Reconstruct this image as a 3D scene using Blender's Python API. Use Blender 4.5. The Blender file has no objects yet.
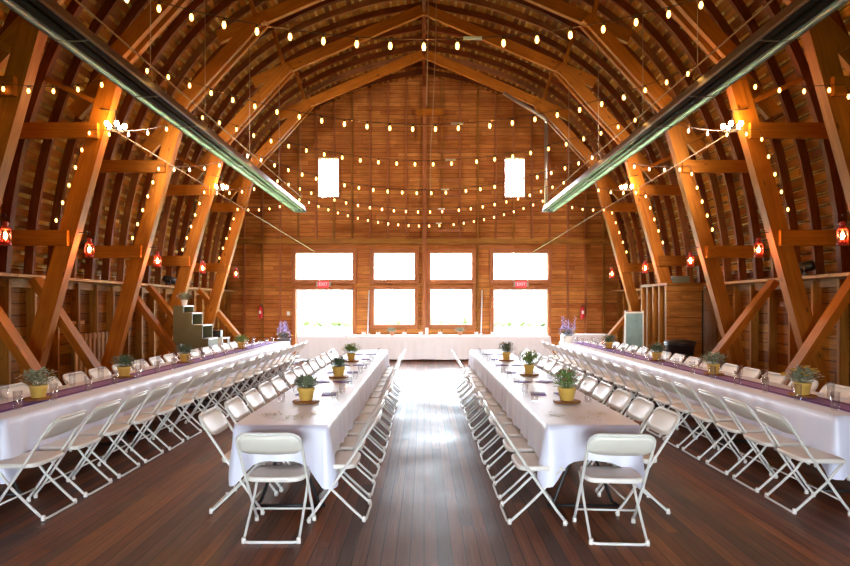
import bpy, math, random
from mathutils import Vector, Matrix
R = random.Random(7)
SC = bpy.context.scene
COL = SC.collection
PI = math.pi

# ------------------------------------------------------------------ mesh builder
class MB:
    def __init__(s):
        s.v = []; s.f = []; s.uv = []; s.sm = []
    def face(s, idx, uvs=None, smooth=False):
        s.f.append(tuple(idx)); s.uv.append(uvs or [(0, 0)] * len(idx)); s.sm.append(smooth)
    def box(s, c, d, rz=0.0, M=None):
        """box centred at c with full sizes d"""
        hx, hy, hz = d[0] / 2, d[1] / 2, d[2] / 2
        T = M if M is not None else Matrix.Translation(Vector(c)) @ Matrix.Rotation(rz, 4, 'Z')
        b = len(s.v)
        P = [(x, y, z) for x in (-hx, hx) for y in (-hy, hy) for z in (-hz, hz)]
        s.v += [tuple(T @ Vector(p)) for p in P]
        ro = R.random() * 20
        L = max(range(3), key=lambda i: d[i])
        for q in ((0, 1, 3, 2), (4, 6, 7, 5), (0, 4, 5, 1), (2, 3, 7, 6), (0, 2, 6, 4), (1, 5, 7, 3)):
            uv = []
            for i in q:
                p = P[i]; o = [p[k] for k in range(3) if k != L]
                uv.append((p[L] + ro, o[0] + o[1] * 1.3 + ro))
            s.face([b + i for i in q], uv)
        return s
    def beam(s, p0, p1, w, h, up=(0, 0, 1), off=(0, 0)):
        """bar from p0 to p1; w across (cross of dir and up), h along up"""
        p0 = Vector(p0); p1 = Vector(p1); d = (p1 - p0); L = d.length; d.normalize()
        u = Vector(up); sd = d.cross(u)
        if sd.length < 1e-5: sd = d.cross(Vector((1, 0, 0)))
        sd.normalize(); u = sd.cross(d).normalized()
        c = (p0 + p1) / 2 + sd * off[0] + u * off[1]
        M = Matrix(((d.x, sd.x, u.x, c.x), (d.y, sd.y, u.y, c.y), (d.z, sd.z, u.z, c.z), (0, 0, 0, 1)))
        return s.box(None, (L, w, h), M=M)
    def tube(s, pts, r, n=8, closed=False, cap=True):
        pts = [Vector(p) for p in pts]; m = len(pts); b = len(s.v)
        rr = r if isinstance(r, (list, tuple)) else [r] * m
        prev = None
        for i, p in enumerate(pts):
            if closed: t = pts[(i + 1) % m] - pts[i - 1]
            else: t = pts[min(i + 1, m - 1)] - pts[max(i - 1, 0)]
            t.normalize()
            if prev is None:
                a = Vector((0, 0, 1)) if abs(t.z) < .9 else Vector((1, 0, 0))
                n1 = t.cross(a).normalized()
            else:
                n1 = (prev - t * prev.dot(t))
                if n1.length < 1e-6: n1 = t.cross(Vector((0, 0, 1)))
                n1.normalize()
            prev = n1; n2 = t.cross(n1)
            for k in range(n):
                a = 2 * PI * k / n
                s.v.append(tuple(p + n1 * (math.cos(a) * rr[i]) + n2 * (math.sin(a) * rr[i])))
        for i in range(m if closed else m - 1):
            j = (i + 1) % m
            for k in range(n):
                k2 = (k + 1) % n
                s.face((b + i * n + k, b + i * n + k2, b + j * n + k2, b + j * n + k),
                       [(i * .1, k / n), (i * .1, (k + 1) / n), (i * .1 + .1, (k + 1) / n), (i * .1 + .1, k / n)], True)
        if cap and not closed:
            s.face([b + k for k in range(n)][::-1]); s.face([b + (m - 1) * n + k for k in range(n)])
        return s
    def lathe(s, prof, n=20, c=(0, 0, 0), smooth=True, cap=True, sq=(1, 1)):
        b = len(s.v); m = len(prof)
        for r, z in prof:
            for k in range(n):
                a = 2 * PI * k / n
                s.v.append((c[0] + r * math.cos(a) * sq[0], c[1] + r * math.sin(a) * sq[1], c[2] + z))
        for i in range(m - 1):
            for k in range(n):
                k2 = (k + 1) % n
                s.face((b + i * n + k, b + i * n + k2, b + (i + 1) * n + k2, b + (i + 1) * n + k),
                       [(k / n, prof[i][1]), ((k + 1) / n, prof[i][1]), ((k + 1) / n, prof[i + 1][1]), (k / n, prof[i + 1][1])], smooth)
        if cap:
            if prof[0][0] > 1e-4: s.face([b + k for k in range(n)][::-1])
            if prof[-1][0] > 1e-4: s.face([b + (m - 1) * n + k for k in range(n)])
        return s
    def prism(s, poly, y0, y1):
        """polygon in xz extruded along y"""
        n = len(poly); b = len(s.v)
        for y in (y0, y1):
            s.v += [(p[0], y, p[1]) for p in poly]
        uv = [(p[1], p[0]) for p in poly]
        s.face([b + i for i in range(n)], uv); s.face([b + n + i for i in range(n)][::-1], uv[::-1])
        L = 0
        for i in range(n):
            j = (i + 1) % n
            d = math.hypot(poly[j][0] - poly[i][0], poly[j][1] - poly[i][1])
            s.face((b + i, b + n + i, b + n + j, b + j), [(L, y0), (L, y1), (L + d, y1), (L + d, y0)]); L += d
        return s
    def leaf(s, p, d, L, w, up=Vector((0, 0, 1))):
        d = Vector(d).normalized(); sd = d.cross(up)
        if sd.length < .05: sd = Vector((1, 0, 0))
        sd.normalize(); nn = sd.cross(d)
        p = Vector(p); b = len(s.v)
        s.v += [tuple(p), tuple(p + d * L * .5 + sd * w - nn * w * .3), tuple(p + d * L), tuple(p + d * L * .5 - sd * w - nn * w * .3), tuple(p + d * L * .5)]
        s.face((b, b + 1, b + 4)); s.face((b + 1, b + 2, b + 4)); s.face((b + 2, b + 3, b + 4)); s.face((b + 3, b, b + 4))
        return s
    def build(s, name, mat, parent=None, kind=None):
        me = bpy.data.meshes.new(name)
        me.from_pydata(s.v, [], s.f)
        ul = me.uv_layers.new(name='UVMap')
        flat = [c for f in s.uv for uvc in f for c in uvc]
        ul.data.foreach_set('uv', flat)
        me.polygons.foreach_set('use_smooth', s.sm)
        me.materials.append(mat); me.update()
        return link(name, me, parent, kind)

def link(name, me, parent=None, kind=None):
    o = bpy.data.objects.new(name, me); COL.objects.link(o)
    if parent is not None: o.parent = parent
    if kind: o['kind'] = kind
    return o
def bevel(o, w, seg=2):
    m = o.modifiers.new('bevel', 'BEVEL'); m.width = w; m.segments = seg; m.limit_method = 'ANGLE'; m.angle_limit = .6
    return o
def thing(name, label, cat, loc=(0, 0, 0), rz=0, group=None):
    o = bpy.data.objects.new(name, None); COL.objects.link(o); o.empty_display_size = .1
    o.location = loc; o.rotation_euler = (0, 0, rz)
    return tag(o, label, cat, group)
def tag(o, label, cat, group=None, kind=None):
    o['label'] = label; o['category'] = cat
    if group: o['group'] = group
    if kind: o['kind'] = kind
    return o
def dup(root, loc, rz, label=None, group=None, skip=()):
    r = root.copy(); COL.objects.link(r); r.location = loc; r.rotation_euler = (0, 0, rz)
    if label: r['label'] = label
    if group: r['group'] = group
    for ch in list(root.children):
        if ch.name.split('.')[0] in skip: continue
        c = ch.copy(); COL.objects.link(c); c.parent = r
        for g in ch.children:
            if g.name.split('.')[0] in skip: continue
            d = g.copy(); COL.objects.link(d); d.parent = c
    return r
class Repeat:
    """first placing moves the prototype itself, later ones copy it"""
    def __init__(s, proto): s.p = proto; s.used = False
    def put(s, loc, rz, label, group=None, skip=()):
        if not s.used and not skip:
            s.used = True; s.p.location = loc; s.p.rotation_euler = (0, 0, rz); s.p['label'] = label
            if group: s.p['group'] = group
            return s.p
        return dup(s.p, loc, rz, label, group, skip)
ORD = ['first', 'second', 'third', 'fourth', 'fifth', 'sixth', 'seventh', 'eighth', 'ninth', 'tenth', 'eleventh', 'twelfth',
       'thirteenth', 'fourteenth', 'fifteenth', 'sixteenth', 'seventeenth', 'eighteenth', 'nineteenth', 'twentieth', 'twenty-first', 'twenty-second']

# ------------------------------------------------------------------ materials
def mat(name):
    m = bpy.data.materials.new(name); m.use_nodes = True
    nt = m.node_tree; nt.nodes.clear()
    o = nt.nodes.new('ShaderNodeOutputMaterial'); b = nt.nodes.new('ShaderNodeBsdfPrincipled')
    nt.links.new(b.outputs[0], o.inputs[0])
    return m, nt, b
def N(nt, t, **k):
    n = nt.nodes.new(t)
    for a, v in k.items(): setattr(n, a, v)
    return n
def simple(name, col, rough=.5, metal=0, noise=.0, scale=20, bump=0, spec=None, coat=0, sheen=0):
    m, nt, b = mat(name)
    b.inputs['Roughness'].default_value = rough; b.inputs['Metallic'].default_value = metal
    if spec is not None: b.inputs['Specular IOR Level'].default_value = spec
    b.inputs['Coat Weight'].default_value = coat; b.inputs['Sheen Weight'].default_value = sheen
    tc = N(nt, 'ShaderNodeTexCoord'); nz = N(nt, 'ShaderNodeTexNoise'); nz.inputs['Scale'].default_value = scale; nz.inputs['Detail'].default_value = 4
    nt.links.new(tc.outputs['Object'], nz.inputs['Vector'])
    mx = N(nt, 'ShaderNodeMix', data_type='RGBA')
    mx.inputs[6].default_value = tuple(c * (1 - noise) for c in col) + (1,)
    mx.inputs[7].default_value = tuple(min(1, c * (1 + noise)) for c in col) + (1,)
    nt.links.new(nz.outputs['Fac'], mx.inputs[0]); nt.links.new(mx.outputs[2], b.inputs['Base Color'])
    if bump:
        bp = N(nt, 'ShaderNodeBump'); bp.inputs['Strength'].default_value = bump; bp.inputs['Distance'].default_value = .01
        nt.links.new(nz.outputs['Fac'], bp.inputs['Height']); nt.links.new(bp.outputs[0], b.inputs['Normal'])
    return m
def emis(name, col, st, base=(.8, .8, .8)):
    m, nt, b = mat(name)
    b.inputs['Base Color'].default_value = base + (1,)
    b.inputs['Emission Color'].default_value = tuple(col) + (1,); b.inputs['Emission Strength'].default_value = st
    return m
def wood(name, c1, c2, rough=.6, uscale=1.6, vscale=22, knots=True, vary=.25):
    """grain runs along u of the UV map"""
    m, nt, b = mat(name); L = nt.links
    uv = N(nt, 'ShaderNodeUVMap'); uv.uv_map = 'UVMap'
    oi = N(nt, 'ShaderNodeObjectInfo')
    ad = N(nt, 'ShaderNodeVectorMath', operation='ADD'); L.new(uv.outputs[0], ad.inputs[0])
    cx = N(nt, 'ShaderNodeCombineXYZ')
    ml = N(nt, 'ShaderNodeMath', operation='MULTIPLY'); ml.inputs[1].default_value = 37
    L.new(oi.outputs['Random'], ml.inputs[0]); L.new(ml.outputs[0], cx.inputs[0]); L.new(ml.outputs[0], cx.inputs[2]); L.new(cx.outputs[0], ad.inputs[1])
    mp = N(nt, 'ShaderNodeMapping'); mp.inputs['Scale'].default_value = (uscale, vscale, 1); L.new(ad.outputs[0], mp.inputs[0])
    n1 = N(nt, 'ShaderNodeTexNoise'); n1.inputs['Scale'].default_value = 1; n1.inputs['Detail'].default_value = 6; n1.inputs['Roughness'].default_value = .6; n1.inputs['Distortion'].default_value = .6
    L.new(mp.outputs[0], n1.inputs['Vector'])
    n2 = N(nt, 'ShaderNodeTexNoise'); n2.inputs['Scale'].default_value = 1.3; n2.inputs['Detail'].default_value = 3; L.new(ad.outputs[0], n2.inputs['Vector'])
    cr = N(nt, 'ShaderNodeValToRGB'); cr.color_ramp.elements[0].position = .3; cr.color_ramp.elements[1].position = .7
    cr.color_ramp.elements[0].color = tuple(c2) + (1,); cr.color_ramp.elements[1].color = tuple(c1) + (1,)
    L.new(n1.outputs['Fac'], cr.inputs[0])
    hs = N(nt, 'ShaderNodeHueSaturation')
    mr = N(nt, 'ShaderNodeMapRange'); mr.inputs[1].default_value = .25; mr.inputs[2].default_value = .75; mr.inputs[3].default_value = 1 - vary; mr.inputs[4].default_value = 1 + vary
    L.new(n2.outputs['Fac'], mr.inputs[0]); 
    mr2 = N(nt, 'ShaderNodeMapRange'); mr2.inputs[3].default_value = 1 - vary * .7; mr2.inputs[4].default_value = 1 + vary * .7
    L.new(oi.outputs['Random'], mr2.inputs[0])
    mm = N(nt, 'ShaderNodeMath', operation='MULTIPLY'); L.new(mr.outputs[0], mm.inputs[0]); L.new(mr2.outputs[0], mm.inputs[1])
    L.new(mm.outputs[0], hs.inputs['Value']); L.new(cr.outputs[0], hs.inputs['Color'])
    out = hs.outputs[0]
    if knots:
        mp2 = N(nt, 'ShaderNodeMapping'); mp2.inputs['Scale'].default_value = (2.2, 5, 1); L.new(ad.outputs[0], mp2.inputs[0])
        vo = N(nt, 'ShaderNodeTexVoronoi'); vo.inputs['Scale'].default_value = 1; L.new(mp2.outputs[0], vo.inputs['Vector'])
        kr = N(nt, 'ShaderNodeMapRange'); kr.inputs[1].default_value = .06; kr.inputs[2].default_value = .14; kr.inputs[3].default_value = .75; kr.inputs[4].default_value = 0
        L.new(vo.outputs['Distance'], kr.inputs[0])
        mx = N(nt, 'ShaderNodeMix', data_type='RGBA'); mx.inputs[7].default_value = tuple(c * .35 for c in c2) + (1,)
        L.new(kr.outputs[0], mx.inputs[0]); L.new(out, mx.inputs[6]); out = mx.outputs[2]
    L.new(out, b.inputs['Base Color'])
    b.inputs['Roughness'].default_value = rough; b.inputs['Specular IOR Level'].default_value = .18
    bp = N(nt, 'ShaderNodeBump'); bp.inputs['Strength'].default_value = .25; bp.inputs['Distance'].default_value = .01
    L.new(n1.outputs['Fac'], bp.inputs['Height']); L.new(bp.outputs[0], b.inputs['Normal'])
    return m
def planks(name, cols, gap, row, length, axes, rough=(.45, .7), grain=30, mortar=.006, coord='Object', bump=.3, stain=None, spec=.12):
    """board pattern; axes = (component along the boards, component across)"""
    m, nt, b = mat(name); L = nt.links
    tc = N(nt, 'ShaderNodeTexCoord'); sp = N(nt, 'ShaderNodeSeparateXYZ'); L.new(tc.outputs[coord], sp.inputs[0])
    cb = N(nt, 'ShaderNodeCombineXYZ'); L.new(sp.outputs[axes[0]], cb.inputs[0]); L.new(sp.outputs[axes[1]], cb.inputs[1])
    # per-row random shift along the board
    fl = N(nt, 'ShaderNodeMath', operation='DIVIDE'); fl.inputs[1].default_value = row; L.new(sp.outputs[axes[1]], fl.inputs[0])
    ff = N(nt, 'ShaderNodeMath', operation='FLOOR'); L.new(fl.outputs[0], ff.inputs[0])
    wn = N(nt, 'ShaderNodeTexWhiteNoise', noise_dimensions='1D'); L.new(ff.outputs[0], wn.inputs['W'])
    sh = N(nt, 'ShaderNodeMath', operation='MULTIPLY_ADD'); sh.inputs[1].default_value = length; L.new(wn.outputs[0], sh.inputs[0]); L.new(sp.outputs[axes[0]], sh.inputs[2])
    dv = N(nt, 'ShaderNodeMath', operation='DIVIDE'); dv.inputs[1].default_value = length; L.new(sh.outputs[0], dv.inputs[0])
    fb = N(nt, 'ShaderNodeMath', operation='FLOOR'); L.new(dv.outputs[0], fb.inputs[0])
    idv = N(nt, 'ShaderNodeCombineXYZ'); L.new(ff.outputs[0], idv.inputs[0]); L.new(fb.outputs[0], idv.inputs[1])
    w2 = N(nt, 'ShaderNodeTexWhiteNoise', noise_dimensions='3D'); L.new(idv.outputs[0], w2.inputs['Vector'])
    cr = N(nt, 'ShaderNodeValToRGB'); cr.color_ramp.interpolation = 'LINEAR'
    while len(cr.color_ramp.elements) < len(cols): cr.color_ramp.elements.new(.5)
    for i, c in enumerate(cols):
        cr.color_ramp.elements[i].position = i / (len(cols) - 1); cr.color_ramp.elements[i].color = tuple(c) + (1,)
    L.new(w2.outputs['Value'], cr.inputs[0])
    # grain
    off = N(nt, 'ShaderNodeVectorMath', operation='MULTIPLY_ADD'); off.inputs[1].default_value = (17, 13, 5); L.new(w2.outputs['Color'], off.inputs[0]); L.new(cb.outputs[0], off.inputs[2])
    mp = N(nt, 'ShaderNodeMapping'); mp.inputs['Scale'].default_value = (1.8, grain, 1); L.new(off.outputs[0], mp.inputs[0])
    nz = N(nt, 'ShaderNodeTexNoise'); nz.inputs['Scale'].default_value = 1; nz.inputs['Detail'].default_value = 6; nz.inputs['Roughness'].default_value = .65; nz.inputs['Distortion'].default_value = .5
    L.new(mp.outputs[0], nz.inputs['Vector'])
    mr = N(nt, 'ShaderNodeMapRange'); mr.inputs[1].default_value = .3; mr.inputs[2].default_value = .7; mr.inputs[3].default_value = .55; mr.inputs[4].default_value = 1.3
    L.new(nz.outputs['Fac'], mr.inputs[0])
    hs = N(nt, 'ShaderNodeHueSaturation'); L.new(mr.outputs[0], hs.inputs['Value']); L.new(cr.outputs[0], hs.inputs['Color'])
    out = hs.outputs[0]
    ns = N(nt, 'ShaderNodeTexNoise'); ns.inputs['Scale'].default_value = .9; ns.inputs['Detail'].default_value = 5; L.new(cb.outputs[0], ns.inputs['Vector'])
    if stain:
        sr = N(nt, 'ShaderNodeMapRange'); sr.inputs[1].default_value = .48; sr.inputs[2].default_value = .62; sr.inputs[3].default_value = 0; sr.inputs[4].default_value = stain[1]
        L.new(ns.outputs['Fac'], sr.inputs[0])
        mx = N(nt, 'ShaderNodeMix', data_type='RGBA'); L.new(sr.outputs[0], mx.inputs[0]); L.new(out, mx.inputs[6]); mx.inputs[7].default_value = tuple(stain[0]) + (1,); out = mx.outputs[2]
    # seams
    fr = N(nt, 'ShaderNodeMath', operation='FRACT'); L.new(fl.outputs[0], fr.inputs[0])
    pp = N(nt, 'ShaderNodeMath', operation='PINGPONG'); pp.inputs[1].default_value = .5; L.new(fr.outputs[0], pp.inputs[0])
    lt = N(nt, 'ShaderNodeMath', operation='LESS_THAN'); lt.inputs[1].default_value = mortar / row; L.new(pp.outputs[0], lt.inputs[0])
    fr2 = N(nt, 'ShaderNodeMath', operation='FRACT'); L.new(dv.outputs[0], fr2.inputs[0])
    lt2 = N(nt, 'ShaderNodeMath', operation='LESS_THAN'); lt2.inputs[1].default_value = mortar / length; L.new(fr2.outputs[0], lt2.inputs[0])
    mxm = N(nt, 'ShaderNodeMath', operation='MAXIMUM'); L.new(lt.outputs[0], mxm.inputs[0]); L.new(lt2.outputs[0], mxm.inputs[1])
    mx2 = N(nt, 'ShaderNodeMix', data_type='RGBA'); L.new(mxm.outputs[0], mx2.inputs[0]); L.new(out, mx2.inputs[6]); mx2.inputs[7].default_value = tuple(gap) + (1,)
    L.new(mx2.outputs[2], b.inputs['Base Color'])
    rr = N(nt, 'ShaderNodeMapRange'); rr.inputs[1].default_value = .3; rr.inputs[2].default_value = .7; rr.inputs[3].default_value = rough[0]; rr.inputs[4].default_value = rough[1]
    L.new(ns.outputs['Fac'], rr.inputs[0]); L.new(rr.outputs[0], b.inputs['Roughness'])
    b.inputs['Specular IOR Level'].default_value = spec
    h = N(nt, 'ShaderNodeMath', operation='SUBTRACT'); L.new(nz.outputs['Fac'], h.inputs[0]); L.new(mxm.outputs[0], h.inputs[1])
    bp = N(nt, 'ShaderNodeBump'); bp.inputs['Strength'].default_value = bump; bp.inputs['Distance'].default_value = .006
    L.new(h.outputs[0], bp.inputs['Height']); L.new(bp.outputs[0], b.inputs['Normal'])
    return m
def thin_glass(name, tint=(1, 1, 1), refl=.12):
    m = bpy.data.materials.new(name); m.use_nodes = True; nt = m.node_tree; nt.nodes.clear()
    o = N(nt, 'ShaderNodeOutputMaterial'); t = N(nt, 'ShaderNodeBsdfTransparent'); g = N(nt, 'ShaderNodeBsdfGlossy'); g.inputs['Roughness'].default_value = .03
    t.inputs[0].default_value = tuple(tint) + (1,)
    f = N(nt, 'ShaderNodeLayerWeight'); f.inputs[0].default_value = .25
    a = N(nt, 'ShaderNodeMath', operation='MULTIPLY_ADD'); a.inputs[1].default_value = .35; a.inputs[2].default_value = refl; a.use_clamp = True
    nt.links.new(f.outputs['Facing'], a.inputs[0])
    mx = N(nt, 'ShaderNodeMixShader'); nt.links.new(a.outputs[0], mx.inputs[0]); nt.links.new(t.outputs[0], mx.inputs[1]); nt.links.new(g.outputs[0], mx.inputs[2]); nt.links.new(mx.outputs[0], o.inputs[0])
    return m

TIMBER = wood('heavy_timber', (0.4429, 0.1506, 0.0132), (0.2797, 0.0808, 0.0066), .5, vary=.22)
RIBW = wood('rib_wood', (0.2100, 0.0527, 0.0096), (0.0980, 0.0217, 0.0048), .6, knots=False, vary=.3)
RIBPALE = wood('rib_wood_pale', (0.3220, 0.1302, 0.0495), (0.1960, 0.0682, 0.0220), .6, knots=False, vary=.3)
STUDW = wood('stud_wood', (0.3744, 0.1650, 0.0275), (0.2304, 0.0858, 0.0110), .6, vary=.25)
SHELFW = wood('pale_board', (0.5610, 0.3040, 0.1120), (0.4080, 0.1920, 0.0630), .6, vary=.2)
TRIMW = wood('window_trim_wood', (0.4370, 0.1530, 0.0510), (0.2850, 0.0900, 0.0298), .5, vary=.15)
GREYW = wood('weathered_board', (.48, .38, .31), (.28, .21, .16), .8, vary=.3)
SLICEW = wood('slice_wood', (.42, .19, .06), (.24, .09, .03), .5, uscale=6, vscale=6, vary=.2)
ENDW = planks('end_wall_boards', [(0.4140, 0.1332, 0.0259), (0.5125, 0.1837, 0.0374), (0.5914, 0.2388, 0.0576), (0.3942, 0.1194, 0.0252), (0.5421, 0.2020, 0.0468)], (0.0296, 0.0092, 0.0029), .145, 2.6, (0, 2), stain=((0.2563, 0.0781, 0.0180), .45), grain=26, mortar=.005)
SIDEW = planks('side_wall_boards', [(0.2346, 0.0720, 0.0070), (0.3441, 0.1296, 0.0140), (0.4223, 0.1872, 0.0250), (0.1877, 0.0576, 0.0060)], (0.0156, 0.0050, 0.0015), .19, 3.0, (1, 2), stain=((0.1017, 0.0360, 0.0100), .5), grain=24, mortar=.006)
CLOSW = planks('closet_boards', [(0.3910, 0.1600, 0.0350), (0.4420, 0.2000, 0.0490), (0.3400, 0.1280, 0.0245)], (0.0680, 0.0240, 0.0070), .2, 4.0, (0, 2), grain=22, mortar=.004)
ROOFB = planks('roof_boards', [(0.2015, 0.0558, 0.0055), (0.3255, 0.1152, 0.0121), (0.4340, 0.1856, 0.0220), (0.1162, 0.0282, 0.0039), (0.3565, 0.1337, 0.0138)], (0.0155, 0.0059, 0.0022), .19, 2.2, (0, 1), coord='UV', grain=18, mortar=.002)
SHING = planks('shingle_backs', [(0.3432, 0.1596, 0.0269), (0.7722, 0.5376, 0.1674), (0.1544, 0.0588, 0.0071), (0.6435, 0.3864, 0.0897), (0.2402, 0.0924, 0.0149)], (0.0172, 0.0067, 0.0024), .19, .28, (0, 1), coord='UV', grain=10, mortar=.008)
FLOORM = planks('floor_boards', [(0.1140, 0.0315, 0.0119), (0.2375, 0.0684, 0.0204), (0.1425, 0.0495, 0.0238), (0.3230, 0.0990, 0.0289), (0.0760, 0.0252, 0.0119), (0.1995, 0.0810, 0.0442), (0.2755, 0.0810, 0.0229)], (0.0114, 0.0054, 0.0034), .095, 3.6, (1, 0),
                rough=(.36, .60), grain=34, mortar=.003, bump=.5, stain=((.22, .13, .09), .3), spec=.38)
FLOORM2 = FLOORM
PLAST = simple('chair_plastic', (.90, .87, .80), .42, noise=.03, spec=.6)
CHMET = simple('chair_tube', (.80, .79, .75), .35, noise=.04)
CLOTH = simple('tablecloth', (.80, .81, .98), .42, noise=.03, scale=3, sheen=.4, spec=.8, bump=.25)
CLOTHW = simple('white_cloth', (.82, .87, 1.0), .6, noise=.03, scale=3, sheen=.3)
BLACK = simple('black_metal', (.012, .012, .013), .4)
TTOP = simple('table_plastic', (.55, .55, .53), .5)
ALU = simple('aluminium_hood', (.55, .57, .58), .32, metal=1, noise=.15, scale=5, bump=.1)
DARKT = simple('dark_tube', (.05, .05, .05), .4, metal=.7)
WIRE = simple('steel_wire', (.36, .24, .15), .5, metal=.4)
CORD = simple('light_cord', (.06, .03, .015), .6)
ROPE = simple('rope', (.45, .28, .16), .9, noise=.2)
BULB = emis('warm_bulb', (1, .47, .10), 5.5)
SOCK = simple('bulb_socket', (.05, .03, .02), .5)
FLAME = emis('lantern_light', (1, .42, .12), 60)
CBULB = emis('cluster_bulb', (1, .72, .38), 40)
REDM = simple('red_enamel', (.50, .02, .015), .35)
LGLASS = thin_glass('lantern_glass', (1, .9, .82), .08)
GLASS = thin_glass('clear_glass', (.985, .99, 1), .05)
PANE = thin_glass('window_glass', (.97, .98, .98), .05)
YPOT = simple('yellow_pot', (.86, .56, .12), .55, noise=.08, scale=12)
SOIL = simple('soil', (.03, .018, .01), .95, noise=.4)
GREEN1 = simple('grey_green_leaf', (.27, .32, .20), .6, noise=.4, scale=40)
GREEN2 = simple('green_leaf', (.20, .33, .09), .6, noise=.4, scale=40)
GREEN3 = simple('dark_green_leaf', (.12, .18, .10), .6, noise=.4, scale=40)
WHITEF = simple('white_petals', (.80, .80, .70), .6)
YELF = simple('yellow_petals', (.85, .55, .03), .6)
PURF = simple('purple_petals', (.28, .09, .30), .6)
PINKF = simple('pink_petals', (.50, .06, .14), .6)
LAVF = simple('lavender_petals', (.50, .46, .78), .7)
PURPLE = simple('purple_cloth', (.12, .025, .34), .6, noise=.15, scale=8)
LILAC = simple('sheer_lilac_cloth', (.33, .21, .66), .6, noise=.1, scale=8)
WHITE = simple('white_paint', (.82, .82, .80), .5)
WAX = simple('candle_wax', (.85, .83, .76), .5)
KHAKI = simple('khaki_paint', (0.1540, 0.1400, 0.0630), .6, noise=.2, scale=6)
TEALB = simple('chalk_board', (.24, .40, .43), .7, noise=.35, scale=5)
BARREL = simple('black_bin_plastic', (.02, .02, .025), .3)
REDX = simple('extinguisher_red', (.62, .02, .03), .3)
SIGNR = emis('exit_sign_red', (.9, .03, .05), .5, base=(.6, .05, .06))
SIGNB = simple('exit_sign_box', (.35, .25, .22), .5)
GALV = simple('galvanised_metal', (.30, .30, .32), .45, metal=.8, noise=.2, scale=8)
GRASS = simple('grass', (.20, .30, .10), .9, noise=.3, scale=.5)
HEDGE = simple('hedge_leaf', (.30, .33, .17), .9, noise=.4, scale=2)
GREYB = simple('grey_green_box', (.25, .30, .24), .6)

# ------------------------------------------------------------------ the barn's shape
Y0, YW = -3.0, 19.6
XW = 6.78
TR = [7.2, 9.0, 11.3, 13.6, 16.0]
RIBP = [(6.60, 2.2), (6.50, 3.3), (6.22, 4.6), (5.70, 5.95), (5.0, 7.05), (4.12, 7.92), (2.97, 8.62), (1.5, 9.15), (0, 9.45)]
def smooth_half(P, n=6):
    Q = [(2 * P[0][0] - P[1][0], 2 * P[0][1] - P[1][1])] + P + [(2 * P[-1][0] - P[-2][0], 2 * P[-1][1] - P[-2][1])]
    out = []
    for i in range(1, len(Q) - 2):
        p0, p1, p2, p3 = Q[i - 1:i + 3]
        for k in range(n):
            t = k / n
            out.append(tuple(.5 * (2 * p1[c] + (p2[c] - p0[c]) * t + (2 * p0[c] - 5 * p1[c] + 4 * p2[c] - p3[c]) * t * t + (3 * p1[c] - p0[c] - 3 * p2[c] + p3[c]) * t ** 3) for c in (0, 1)))
    out.append(P[-1]); return out
HALF = smooth_half(RIBP)
def offset(H, d):
    out = []
    for i, p in enumerate(H):
        a = H[max(i - 1, 0)]; b = H[min(i + 1, len(H) - 1)]
        tx, tz = b[0] - a[0], b[1] - a[1]; l = math.hypot(tx, tz)
        nx, nz = tz / l, -tx / l
        if i == len(H) - 1: out.append((0, p[1] + d * 1.08))
        else: out.append((p[0] + nx * d, p[1] + nz * d))
    return out
OUT = offset(HALF, .15)
def full(H): return H + [(-x, z) for x, z in H[-2::-1]]
OUTW = offset(HALF, .23)
OUTW[0] = (6.9, OUTW[0][1])
def roof_z(x, H=OUTW):
    x = abs(x)
    for i in range(len(H) - 1):
        if H[i + 1][0] <= x <= H[i][0]:
            t = (x - H[i][0]) / (H[i + 1][0] - H[i][0] + 1e-9); return H[i][1] + t * (H[i + 1][1] - H[i][1])
    return H[0][1]

# floor
MB().box((0, (Y0 + YW) / 2, -.05), (2 * XW + .3, YW - Y0 + .3, .1)).build('floor', FLOORM, kind='structure')

# roof shell: shingle backs behind spaced boards
mb = MB()
sh = full(offset(HALF, .20)); sh2 = full(offset(HALF, .26))
b = len(mb.v); L = 0
for i in range(len(sh) - 1):
    b = len(mb.v)
    d = math.hypot(sh[i + 1][0] - sh[i][0], sh[i + 1][1] - sh[i][1])
    for P in (sh, sh2):
        for j in (i, i + 1):
            for y in (Y0, YW + .2): mb.v.append((P[j][0], y, P[j][1]))
    mb.face((b, b + 1, b + 3, b + 2), [(Y0, L), (YW, L), (YW, L + d), (Y0, L + d)])
    mb.face((b + 4, b + 6, b + 7, b + 5), [(Y0, L), (Y0, L + d), (YW, L + d), (YW, L)])
    L += d
shell = mb.build('ceiling', SHING, kind='structure')
# spaced boards
fo = full(OUT); acc = [0]
for i in range(len(fo) - 1): acc.append(acc[-1] + math.hypot(fo[i + 1][0] - fo[i][0], fo[i + 1][1] - fo[i][1]))
def at_arc(s):
    s = max(0, min(acc[-1] - 1e-6, s))
    for i in range(len(fo) - 1):
        if acc[i + 1] >= s:
            t = (s - acc[i]) / (acc[i + 1] - acc[i]); p, q = fo[i], fo[i + 1]
            tx, tz = q[0] - p[0], q[1] - p[1]; l = math.hypot(tx, tz)
            return (p[0] + tx * t, p[1] + tz * t), (tx / l, tz / l)
mb = MB(); nb = int(acc[-1] / .19)
for k in range(nb):
    (x, z), (tx, tz) = at_arc((k + .5) * .19)
    w = .118 / 2; nx, nz = tz, -tx
    q = [(x - tx * w, z - tz * w), (x + tx * w, z + tz * w), (x + tx * w + nx * .03, z + tz * w + nz * .03), (x - tx * w + nx * .03, z - tz * w + nz * .03)]
    b = len(mb.v)
    for y in (Y0, YW):
        mb.v += [(a, y, c) for a, c in q]
    for (i, j) in ((0, 1), (1, 2), (2, 3), (3, 0)):
        v0 = k * .19 + .02; v1 = k * .19 + .17
        mb.face((b + i, b + 4 + i, b + 4 + j, b + j), [(Y0, v0), (YW, v0), (YW, v1), (Y0, v1)])
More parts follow.
